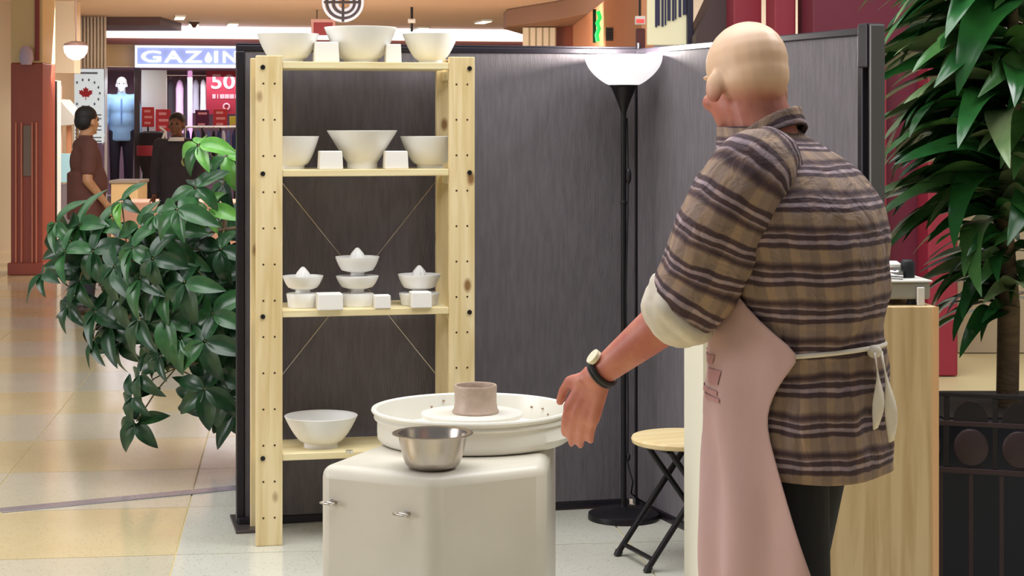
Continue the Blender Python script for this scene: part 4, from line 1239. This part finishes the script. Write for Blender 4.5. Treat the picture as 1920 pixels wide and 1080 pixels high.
# upper rail against the back wall and its clothes
l0, Y0 = st(312, 2.6); l1, Y1 = st(392, 2.6); zr = zat(141, (Y0+Y1)/2)
rl = thing('clothes_rail', 'high wall-mounted clothes rail inside the shop', 'clothes rail', tuple(SWp(l0, 2.6, 0)), SY)
MB().tube([(0, 0, zr), (l1-l0, 0, zr)], .012, 10).build('rail', M_chrome, rl, smooth=True)
for x in (.05, l1-l0-.05): MB().tube([(x, 0, zr), (x, .98, zr)], .012, 8).build('bracket', M_chrome, rl, smooth=True)
for (px, wp, py1, gi, lb) in ((320, 13, 236, 0, 'long black garment nearest the pale screen on the high rail'), (337, 15, 250, 1, 'lilac dress hanging in the middle of the high rail'), (350, 10, 224, 0, 'narrow black garment beside the lilac dress'),
                              (367, 12, 212, 2, 'grey jacket on the high rail left of the red sale banner'), (381, 11, 218, 5, 'white shirt at the right end of the high rail')):
    garment(px, wp, 148, py1, 2.6, GC[gi], lb, 'clothes on the high rail')
simple('pillar_lamp', sbox(352, 361, 132, 0, 1.6, 1.7, 0), mat('lilac_tube', (226, 170, 226), .4, emit=.5), 'slim lilac glowing post in the middle of the shop', 'light', bevel=.02)
# red sale banner
bn, w, h, Ym = frame_thing('sale_banner', 'red sale banner with large pale figures 50', 'banner', 387, 462, 133, 214, 1.2, 1.2)
u = Ym/F
MB().box(0, w, 0, .02, 0, h).build('panel', mat('banner_red', (150, 26, 56), .6), bn)
M_btxt = mat('banner_text', (206, 160, 172), .6)
letter('5', (396-387)*u, (415-387)*u, h*.58, h*.92, -.001, .008, M_btxt, bn, 'numeral', bold=.02)
letter('0', (418-387)*u, (440-387)*u, h*.58, h*.92, -.001, .008, M_btxt, bn, 'numeral', bold=.02)
letter('%', (444-387)*u, (460-387)*u, h*.58, h*.92, -.001, .008, M_btxt, bn, 'numeral', bold=.02) if False else None
q = MB()
for a, b in ((398, 404), (407, 409), (412, 420), (421, 429), (430, 438), (440, 447)): q.box((a-387)*u, (b-387)*u, -.006, -.0005, h*.36, h*.46)
o = q.build('blurred_line', M_btxt, bn); o['kind'] = 'stuff'
pts = []
mb = MB(); mb.tube([((424-387)*u+.045*math.cos(2*PI*i/20), -.006, h*.17+.045*math.sin(2*PI*i/20)) for i in range(20)], .014, 8, closed=True); mb.build('round_emblem', M_btxt, bn, smooth=True)
# red boxes and cards
M_redbox = mat('red_card', (190, 34, 44), .6)
M_redbox_w = mat('card_print', (228, 150, 150), .6)
def card(px0, px1, py0, py1, d, label, m=None, lines=3):
    rt, w, h, Ym = frame_thing('sale_card', label, 'sign', px0, px1, py0, py1, d, d, 'small sale cards in the clothes shop')
    MB().box(0, w, 0, .05, 0, h).build('panel', m or M_redbox, rt, bevel=.004)
    q = MB()
    for i in range(lines): q.box(w*.2, w*(.85 if i % 2 else .7), -.004, -.0005, h*(.2+.6*i/max(1, lines-1))-h*.06, h*(.2+.6*i/max(1, lines-1))+h*.06)
    o = q.build('print', M_redbox_w, rt); o['kind'] = 'stuff'
    # slim stand
    zb = rt.location.z
    MB().tube([(w*.5, .03, -zb+.004), (w*.5, .03, 0)], .012, 8).build('stand', M_black, rt)
    MB().lathe([(.001, 0), (.12, 0), (.12, .01), (.001, .012)], 20, (w*.5, .03, -zb)).build('stand_base', M_black, rt)
card(266, 289, 201, 238, -.12, 'red sale card standing at the left of the shop entrance')
card(292, 320, 205, 246, .6, 'wider red sale card left of the person in the jacket')
card(366, 392, 206, 240, .9, 'plum-coloured card below the white shirt', GC[6], 2)
card(400, 426, 204, 240, .85, 'red sale card below the big red banner')
card(431, 449, 218, 238, .6, 'small yellow card next to the divider edge', mat('yellow_card', (214, 200, 60), .6), 1)
# low rack of dark clothes
l0, Y0 = st(348, .25); l1, Y1 = st(470, .25); zr = zat(238, (Y0+Y1)/2)
rk = thing('clothes_rack', 'low chrome rack full of dark and blue clothes at the shop front', 'clothes rack', tuple(SWp(l0, .25, 0)), SY)
MB().tube([(0, 0, zr), (l1-l0, 0, zr)], .016, 10).build('rail', M_chrome, rk, smooth=True)
for x in (0, l1-l0): MB().tube([(x, 0, 0), (x, 0, zr)], .016, 10).build('upright', M_chrome, rk, smooth=True)
names = ['navy', 'black', 'pale blue', 'dark grey', 'blue', 'black', 'navy', 'white', 'blue', 'navy', 'black']
gm = [3, 0, 4, 0, 4, 0, 3, 5, 4, 3, 0]
for i, (nm, gi) in enumerate(zip(names, gm)):
    pos = ['at the left end', 'second from the left', 'third from the left', 'fourth from the left', 'fifth from the left', 'in the middle', 'seventh from the left', 'eighth from the left', 'ninth from the left', 'tenth from the left', 'at the right end'][i]
    garment(353+i*9.5, 7.4, 243, 330+rnd.uniform(-8, 8), .25, GC[gi], '%s garment %s of the low clothes rack' % (nm, pos), 'clothes on the low rack')
# black drum-shaped rack with a red band
l, Y = st(284, -.4); c = SWp(l, -.4, 0)
dr = thing('round_rack', 'round black display stand with a red band in front of the shop', 'display stand', (c.x, c.y, 0))
z1 = zat(246, Y); r = 27*Y/F
MB().lathe([(.001, .0), (r*.8, 0), (r*.8, .05), (r*.62, .12), (r*.62, z1*.55), (r*.95, z1*.72), (r, z1*.9), (r*.9, z1*.98), (r*.5, z1), (.001, z1)], 40).build('body', GC[0], dr, smooth=True)
MB().lathe([(r*.985, z1*.74), (r*1.02, z1*.76), (r*1.025, z1*.83), (r*1.0, z1*.85)], 40, closed=True).build('band', mat('band_red', (150, 40, 58), .6), dr, smooth=True)
MB().tube([(r*.6, -r*.8, z1*.8), (r*.95, -r*.55, z1*.95), (r*1.0, -r*.3, z1*1.0), (r*.7, -.1, z1*1.04)], .02, 8).build('hoop', M_white, dr, smooth=True)

# mannequin on a plinth
M_mann = mat('white_mannequin', (238, 238, 240), .4)
l, Y = st(228, .55); c = SWp(l, .55, 0)
ztop = zat(142, Y); sc_ = (ztop-.40)/1.76
plm = simple('window_plinth', MB().box(c.x-.42, c.x+.42, c.y-.25, c.y+.35, 0, .4), mat('plinth_grey', (120, 112, 118), .6), 'low grey plinth under the shop mannequin', 'plinth', bevel=.01)
mq = human('mannequin', 'white mannequin in a light blue shirt in the shop window', 'mannequin', (c.x, c.y, .4), PI+.2, sc_, M_mann, None, mat('light_blue_shirt', (150, 190, 236), .8, var=.12, vscale=8), mat('mannequin_trousers', (40, 34, 52), .85), M_blackplastic,
           {'elbow': {1: (.25, -.03, 1.14), -1: (-.25, -.03, 1.14)}, 'wrist': {1: (.25, .05, .89), -1: (-.25, .05, .89)}}, None, sleeves=.93, voxel=.012)
MB().box(-.012, .012, .14, .15, 1.05*sc_, 1.42*sc_).build('tie', mat('pale_tie', (96, 130, 190), .7), mq)

wl = SWp(st(228, .36)[0], .05, 2.22); wt_ = SWp(st(228, .5)[0], .75, 1.3)
area('mannequin_fill', tuple(wl), .3, 6, (.95, .97, 1), tuple(wt_))  # small added fill that brightens the mannequin
# low pink stone bench and tan counter in the concourse
a = P(212, 378, 19.6); b = P(540, 378, 19.6)
simple('stone_bench', MB().box(a.x, b.x, 19.6, 20.3, 0, a.z), mat('pink_stone', (206, 160, 140), .45, var=.12, vscale=3), 'low pinkish stone bench behind the umbrella tree', 'bench', bevel=.015)
tcn = thing('service_counter', 'small tan counter with a grey top below the mannequin', 'counter', tuple(P(208, 400, 22.5)*Vector((1, 1, 0))))
w = 50*22.5/F; h = zat(338, 22.5)
MB().box(0, w, 0, .6, 0, h-.04).build('body', mat('tan_panel', (216, 188, 140), .6), tcn, bevel=.006)
MB().box(-.02, w+.02, -.02, .62, h-.038, h).build('top', mat('grey_top', (150, 140, 128), .4), tcn, bevel=.006)

# ------------------------------------------------------------------ left side of the corridor
M_redwood = mat('red_brown_wood', (158, 78, 62), .4, var=.15, vscale=5, stretch=(1, 1, .1))
M_redwood_l = mat('pale_red_moulding', (206, 128, 104), .35)
M_cream = mat('cream_wall', (226, 208, 180), .7)
pil = thing('wooden_pillar', 'reddish wooden pillar with mouldings at the left edge', 'pillar', tuple(P(50, 515, 18.1)*Vector((1, 1, 0))))
xw = 60*18.1/F/2; zt = zat(118, 18.1)
MB().box(-xw, xw, 0, .5, 0, zt).build('shaft', M_redwood, pil, bevel=.01)
for x in (-.10, -.045, .06, .1):
    MB().box(x-.008, x+.008, -.03, -.001, .12, zt*.72).build('moulding', M_redwood_l, pil, bevel=.004)
MB().box(-xw-.02, xw+.02, -.05, .52, 0, .12).build('base', M_redwood, pil, bevel=.01)
MB().box(-.03, .055, -.02, -.001, zat(330, 18.1), zat(235, 18.1)).build('inset_panel', mat('grey_inset', (128, 112, 102), .5), pil, bevel=.003)
MB().box(-xw, xw, 0, .5, zt+.001, ZC).build('upper_shaft', mat('upper_cream', (222, 204, 160), .6), pil, bevel=.01)
MB().box(xw*.55, xw*.8, -.03, -.001, zt+.02, ZC-.01).build('red_strip', mat('red_strip', (140, 60, 62), .5), pil)
MB().lathe([(.001, zt-.02), (.05, zt-.02), (.07, zt+.04), (.06, zt+.12), (.03, zt+.16), (.001, zt+.16)], 24, (.02, -.09, 0)).build('sconce', mat('sconce_glass', (190, 180, 214), .3), pil, smooth=True)
struct(fbox(44, 139, 2, 137, 20.5, 20.8).build('wall_left', M_cream))
struct(fbox(-160, 44, -20, 600, 21.5, 24).build('wall_left_rear', M_cream))
struct(MB().box(-9.5, -6.75, 24, 27.5, 0, ZC).build('wall_left_far', M_cream))
# ceiling drop in front of the shop with dark recess
mb = fbox(150, 300, 15, 47, 24.6, 26.2); struct(mb.build('ceiling_drop', mat('dark_recess', (96, 76, 80), .7)))
# grey pleated curtain
a = P(141, 14, 24.3); b = P(199, 128, 24.3)
rows = []
for z in (ZC-.02, (ZC+b.z)/2, b.z):
    rows.append([(a.x+(b.x-a.x)*i/72, 24.3+.035*math.sin(i/72*2*PI*9), z) for i in range(73)])
mb = MB(); mb.loft(rows, closed_ring=False, caps=False)
simple('curtain', mb, mat('grey_curtain', (226, 216, 204), .9), 'grey pleated curtain hanging from the ceiling above the poster', 'curtain', smooth=True, solid=.01)
# bowl pendant
c = P(142, 97, 19.0)
pend = thing('pendant_lamp', 'glowing white bowl pendant lamp at upper left', 'lamp', (c.x, c.y, c.z))
MB().lathe([(.001, -.085), (.03, -.085), (.08, -.06), (.115, -.01), (.125, .045), (.12, .06), (.001, .065)], 40).build('bowl', mat('pendant_glass', (255, 240, 246), .4, emit=1.3), pend, smooth=True)
MB().lathe([(.1, .062), (.126, .066), (.11, .085), (.04, .11), (.001, .112)], 40).build('cap', mat('pendant_cap', (90, 66, 58), .4), pend, smooth=True)
MB().tube([(0, 0, .1), (0, 0, ZC-c.z)], .008, 8).build('rod', MATS['pendant_cap'], pend, smooth=True)
# shoe shelf
ssx = P(74, 400, 19.2)
shf = thing('shoe_shelf', 'narrow white shelf of dark shoes beside the wooden pillar', 'shelf', (ssx.x, 19.2, 0))
w = 25*19.2/F
MB().box(0, .012, 0, .35, 0, zat(150, 19.2)).build('side_panel', M_white, shf); MB().box(w-.012, w, 0, .35, 0, zat(150, 19.2)).build('side_panel', M_white, shf)
MB().box(.0125, w-.0125, .335, .35, 0, zat(150, 19.2)).build('back_panel', M_redwood, shf)
zs = [zat(y, 19.2) for y in (172, 207, 237, 265, 295, 325, 355, 385)]
for z in zs: MB().box(.0125, w-.0125, 0, .334, z-.012, z).build('shelf_board', M_white, shf)
def shoe_mesh():
    mb = MB(); rg = []
    for t, a, h_ in ((0, .022, .05), (.15, .032, .065), (.35, .034, .06), (.6, .036, .04), (.85, .032, .028), (1, .014, .02)):
        rg.append([(a*math.cos(q), -.02+.24*(1-t), max(0, .5*h_+.5*h_*math.sin(q))) for q in [2*PI*i/14 for i in range(14)]])
    mb.loft(rg); return mb
sm_ = [shoe_mesh().mesh('shoe') for _ in range(2)]
sm_[0].materials.append(mat('dark_shoe', (58, 40, 40), .4)); sm_[1].materials.append(mat('tan_shoe', (150, 112, 84), .4))
for me in sm_: shade(me)
order = ['top', 'second', 'third', 'fourth', 'fifth', 'sixth', 'seventh', 'lowest visible']
for i, z in enumerate(zs):
    for sd, x in (('left', w*.32), ('right', w*.7)):
        o = bpy.data.objects.new('shoe', sm_[(i+(sd == 'left')) % 2]); COL.objects.link(o); o.location = (ssx.x+x, 19.24, z)
        tag(o, '%s shoe %s on the %s board of the shoe shelf' % ('tan' if (i+(sd == 'left')) % 2 else 'dark', sd, order[i]), 'shoe', 'shoes on the narrow shelf')
# posts and kiosk
simple('steel_post', fbox(97, 105, 152, 0, 18.8, 18.86).__class__().box(*(lambda a, b: (a.x, b.x, 18.8, 18.85, 0, a.z))(P(97, 152, 18.8), P(105, 152, 18.8))), M_black, 'thin black upright post beside the shoe shelf', 'post', bevel=.004)
kx = P(106, 0, 20.0).x
kz = lambda y: zat(y, 20.0)
kq = lambda x: (x-106)*20.0/F
ki = thing('kiosk', 'small kiosk with white sloping canopy behind the person in brown', 'kiosk', (kx, 20.0, 0))
MB().box(0, kq(114), 0, .06, 0, kz(160)).build('post', mat('pink_post', (206, 176, 172), .5), ki, bevel=.005)
MB().box(kq(120), kq(128), .1, .16, 0, kz(236)).build('post', mat('orange_post', (214, 150, 110), .5), ki, bevel=.005)
MB().box(kq(138), kq(142), .1, .16, 0, kz(236)).build('post', mat('brown_post', (110, 88, 66), .5), ki, bevel=.005)
y0, y1 = -.05, .45
MB().loft([[(kq(113), y0, kz(236)), (kq(150), y0, kz(232)), (kq(150), y0, kz(227)), (kq(128), y0, kz(204)), (kq(113), y0, kz(186))], [(kq(113), y1, kz(236)), (kq(150), y1, kz(232)), (kq(150), y1, kz(227)), (kq(128), y1, kz(204)), (kq(113), y1, kz(186))]]).build('canopy', M_white, ki)
MB().box(kq(114.5), kq(134), -.02, .05, kz(342), kz(288)).build('screen', mat('cyan_screen', (170, 214, 224), .4, emit=.3), ki, bevel=.004)
MB().box(kq(114.5), kq(144), .0, .5, 0, kz(346)).build('cabinet', mat('kiosk_grey', (150, 140, 150), .6), ki, bevel=.006)

# ------------------------------------------------------------------ ceiling fittings
M_down = mat('downlight_glow', (255, 244, 220), .4, emit=4)
dl = [(337, 30, 'recessed ceiling light nearest the dark recess'), (362, 44, 'recessed ceiling light just above the cove light at left'), (436, 43, 'small recessed ceiling light right of the shop sign'), (906, 38, 'recessed ceiling light above the divider, right of the bowls'), (790, 51, 'recessed ceiling light beside the track spotlight')]
for px, py, lb in dl:
    Y = (ZC-EYE)*F/(HZ-py); c = P(px, py, Y)
    d = thing('downlight', lb, 'light', (c.x, c.y, ZC), SY, 'recessed ceiling lights')
    sw = 10*Y/F
    MB().box(-sw, sw, -.32, .32, -.03, -.001).build('trim', M_white, d, bevel=.004)
    MB().box(-sw*.85, sw*.85, -.28, .28, -.036, -.0305).build('diffuser', M_down, d)
# round ring lamp
c = P(643, 4, 16.0); u = 16.0/F
rg = thing('ring_lamp', 'round hanging lamp of concentric white rings at top centre', 'lamp', (c.x, c.y, c.z))
Mr = mat('ring_white', (246, 244, 248), .4, emit=.6); Mg = mat('ring_grey', (120, 112, 120), .4)
for i, (r, m) in enumerate(((37, Mr), (31, Mg), (26, Mr), (20, Mg), (14, Mr))):
    MB().tube([(r*u*math.cos(2*PI*k/40), .03*i-.02*math.sin(2*PI*k/40), r*u*.95*math.sin(2*PI*k/40)) for k in range(40)], 2.6*u, 10, closed=True).build('ring', m, rg, smooth=True)
for r in (37,):
    MB().tube([(0, 0, -r*u), (0, .02, r*u*1.0)], .012, 8).build('spine', Mg, rg, smooth=True)
    MB().tube([(-r*u, 0, 0), (r*u, 0.01, 0)], .012, 8).build('crossbar', Mg, rg, smooth=True)
zt_ = ZC-c.z
MB().tube([(0, .02, 37*u), (0, .02, max(zt_, 37*u+.02))], .012, 8).build('rod', Mg, rg, smooth=True)
# track spotlight
c = P(772, 44, 22.5)
tsp = thing('track_spotlight', 'small black and white spotlight hanging above the top right bowl', 'light', (c.x, c.y, c.z))
MB().tube([(0, 0, -.10), (0, 0, ZC-c.z)], .016, 8).build('stem', M_black, tsp, smooth=True)
MB().tube([(-.045, 0, .03), (.045, 0, .03)], .03, 12).build('head', M_white, tsp, smooth=True)
c = P(364, 56, 25.5)
sm = thing('smoke_detector', 'small dark ceiling fitting hanging before the cove light', 'detector', (c.x, c.y, ZC))
MB().lathe([(.001, -.10), (.02, -.10), (.05, -.05), (.075, -.03), (.075, -.001), (.001, -.001)], 20).build('body', mat('dark_fitting', (80, 56, 60), .5), sm, smooth=True)
MB().lathe([(.076, -.02), (.09, -.02), (.09, -.001), (.076, -.001)], 20, closed=True).build('trim', M_white, sm, smooth=True)
# framed red notice behind the big bowl
rn = thing('hanging_notice', 'framed red notice hanging from the ceiling behind the middle top bowl', 'sign', tuple(P(588, 66, 23.0)))
u = 23.0/F; hN = ZC-rn.location.z
MB().box(0, 36*u, 0, .04, 0, hN-.16).build('panel', mat('notice_red', (150, 50, 60), .6), rn)
for (x0, x1, z0, z1) in ((0, 36*u, hN-.16, hN-.12), (-.03, 0, 0, hN-.12), (36*u, 36*u+.03, 0, hN-.12)):
    MB().box(x0, x1, -.01, .05, z0, z1).build('frame', mat('notice_frame', (206, 156, 150), .5), rn)
for x in (.04, 36*u-.04): MB().tube([(x, .02, hN-.12), (x, .02, hN)], .006, 6).build('hanger', M_black, rn)

# ------------------------------------------------------------------ right row of shops seen above the divider
M_soff = mat('brown_soffit', (150, 118, 102), .7)
poly = [P(944, 0, 23.6), P(950, 0, 22.9), P(1040, 0, 21.4), P(1130, 0, 19.6), P(1230, 0, 17.6), P(1420, 0, 17.6), P(1420, 0, 26.0), P(1000, 0, 26.0)]
zs0 = 2.69
mb = MB().prism([(p.x, p.y) for p in poly], zs0, ZC-.001)
struct(mb.build('ceiling_soffit', M_soff, bevel=.02, bseg=3))
sl = thing('slatted_screen', 'lit cream slatted screen standing behind the divider', 'screen', tuple(P(980, 0, 22.9)*Vector((1, 1, 0))))
u = 22.9/F
MB().box(0, 63*u, .03, .08, 0, zs0-.01).build('backing', mat('slat_back', (226, 214, 186), .6), sl)
for i in range(5):
    x = (2+i*12.4)*u
    MB().box(x, x+9.5*u, -.02, .0295, 0.01, zs0-.012).build('slat', mat('slat_cream', (240, 228, 200), .5), sl, bevel=.006)
a = P(1044, 0, 23.4); b = P(1082, 0, 22.6); c = P(1215, 0, 14.5)
M_orange = mat('terracotta_wall', (206, 142, 104), .7)
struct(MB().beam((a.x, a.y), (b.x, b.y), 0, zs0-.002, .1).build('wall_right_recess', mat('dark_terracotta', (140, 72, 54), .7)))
struct(MB().beam((b.x, b.y), (c.x, c.y), 0, zs0-.002, .1).build('wall_right', M_orange))
def wallpt(px, off=-.07):
    k = (px-960)/F; t = (k*b.y-b.x)/((c.x-b.x)-k*(c.y-b.y)); d = Vector((c.x-b.x, c.y-b.y)).normalized()
    return Vector((b.x+(c.x-b.x)*t, b.y+(c.y-b.y)*t))+Vector((d.y, -d.x))*-off*0+Vector((-.06, -.03)), d
q, d = wallpt(1138); ang = math.atan2(d.y, d.x)
gs = thing('neon_sign', 'green neon squiggle sign on the terracotta wall', 'sign', (q.x-.06, q.y-.25, zat(82, q.y)), 0)
u = q.y/F
MB().box(-6*u, 0, .0, .05, 0, 62*u).build('backing', mat('neon_back', (16, 60, 36), .5), gs)
MB().tube([(3*u, -.02, 2*u), (1*u, -.02, 14*u), (5*u, -.02, 26*u), (2*u, -.02, 36*u), (7*u, -.02, 46*u), (3*u, -.02, 58*u)], 4*u, 12).build('tube', mat('neon_green', (40, 220, 100), .4, emit=1.0), gs, smooth=True)
q, d = wallpt(1158)
gr = thing('wall_grille', 'small dark louvred grille on the terracotta wall', 'grille', (q.x, q.y-.06, zat(77, q.y)), 0)
u = q.y/F
MB().box(-11*u, 11*u, 0, .03, 0, 25*u).build('frame', mat('grille_frame', (96, 84, 78), .5), gr)
for i in range(5): MB().box(-9.5*u, 9.5*u, -.02, -.0005, (2+i*4.6)*u, (4.6+i*4.6)*u).build('louvre', mat('grille_bar', (62, 54, 54), .5), gr)
ex = thing('exit_light', 'small red lit fitting beside the shop sign strokes', 'light', tuple(P(1200, 46, 14.0)))
u = 14.0/F
MB().box(-9*u, 10*u, 0, .06, 0, 16*u).build('housing', M_white, ex, bevel=.004)
MB().box(-7*u, 8*u, -.006, -.0005, 3*u, 10*u).build('lens', mat('exit_red', (236, 70, 66), .4, emit=.9), ex)
MB().tube([(0, .03, 16*u), (0, .03, zs0-ex.location.z)], .008, 8).build('hanger', M_black, ex)
simple('red_post', MB().box(*(lambda a, b: (a.x, b.x, 14.1, 14.2, 0, zat(53, 14.1)))(P(1193, 0, 14.1), P(1210, 0, 14.1))), mat('dark_red_post', (92, 40, 42), .5), 'dark red post below the red lit fitting', 'post', bevel=.01)
area('slat_wall_fill', (.2, 18.2, 2.6), .9, 75, (1, .9, .78), (.8, 20.5, 1.2), 2.0)  # added fill for the slatted screen and terracotta wall, no fitting built
# cream sign with dark letter strokes, cut off by the top of the picture
cs = thing('shop_sign', 'cream lit shop sign with tall dark letter strokes at top', 'sign', tuple(P(1214, 84, 13.0)))
u = 13.0/F
MB().box(0, 76*u, 0, .08, 0, 100*u).build('panel', mat('sign_cream', (236, 228, 190), .5, emit=.3), cs, bevel=.004)
strokes = [(14, 33, 4), (18, 36, 5), (26, 34, 4), (32, 37, 3), (37, 45, 6), (46, 45, 4), (51, 48, 3), (58, 52, 5), (66, 56, 6)]
for x, z0, wd_ in strokes:
    MB().box(x*u, (x+wd_)*u, -.02, -.0005, z0*u, 96*u).build('letter_stroke', mat('ink_blue', (52, 48, 84), .5), cs)
simple('sign_post', MB().box(*(lambda a, b: (a.x, b.x, 12.9, 13.0, 0, 3.2))(P(1289, 0, 12.9), P(1300, 0, 12.9))), mat('navy_post', (34, 26, 52), .5), 'dark navy post right of the cream shop sign', 'post', bevel=.006)
M_glowwall = mat('glowing_cream_wall', (240, 228, 206), .6, emit=.25)  # emission gives a plain cream wall its lit brightness
struct(fbox(1300, 1580, -30, 800, 16.0, 16.2).build('wall_right_rear', M_glowwall))
# sloping dark bulkhead
pts = [(1305, 90), (1305, 66), (1331, 10), (1345, -20), (1400, -20), (1400, 90)]
v0 = [P(x, y, 12.6) for x, y in pts]; v1 = [p+Vector((0, .8, 0)) for p in v0]
struct(MB().loft([v0, v1]).build('wall_bulkhead', mat('dark_brown_bulkhead', (84, 66, 66), .6)))
struct(MB().box(P(1305, 0, 12.6).x+.1, P(1400, 0, 12.6).x, 12.7, 13.3, 0, v0[0].z).build('wall_bulkhead_base', MATS['dark_brown_bulkhead']))
M_maroon = mat('maroon_paint', (112, 30, 52), .5, var=.08, vscale=2)
M_maroon_l = mat('bright_maroon', (150, 40, 58), .45)
def mcol(px0, px1, Y, dep, m, name):
    a = P(px0, 0, Y); b = P(px1, 0, Y); return struct(MB().box(a.x, b.x, Y, Y+dep, 0, 3.6).build(name, m, bevel=.01))
mcol(1375, 1428, 12.2, .4, M_maroon_l, 'wall_pier_1')
mcol(1452, 1492, 11.6, .4, M_maroon_l, 'wall_pier_2')
mcol(1524, 1765, 11.2, .6, M_maroon, 'wall_maroon')
mcol(1740, 1796, 10.9, .29, M_maroon_l, 'wall_pier_3')  # light falling on this pier is put into its brighter maroon
struct(MB().box(P(1796, 0, 12).x, 8.0, 12.0, 12.3, 0, 3.6).build('wall_right_beige', mat('beige_wall', (206, 188, 158), .7)))
struct(MB().box(P(1600, 0, 11.15).x, P(1660, 0, 11.15).x, 11.12, 11.199, 0, zat(105, 11.12)).build('trim_4', M_maroon_l))
print('leaves', leafcount)
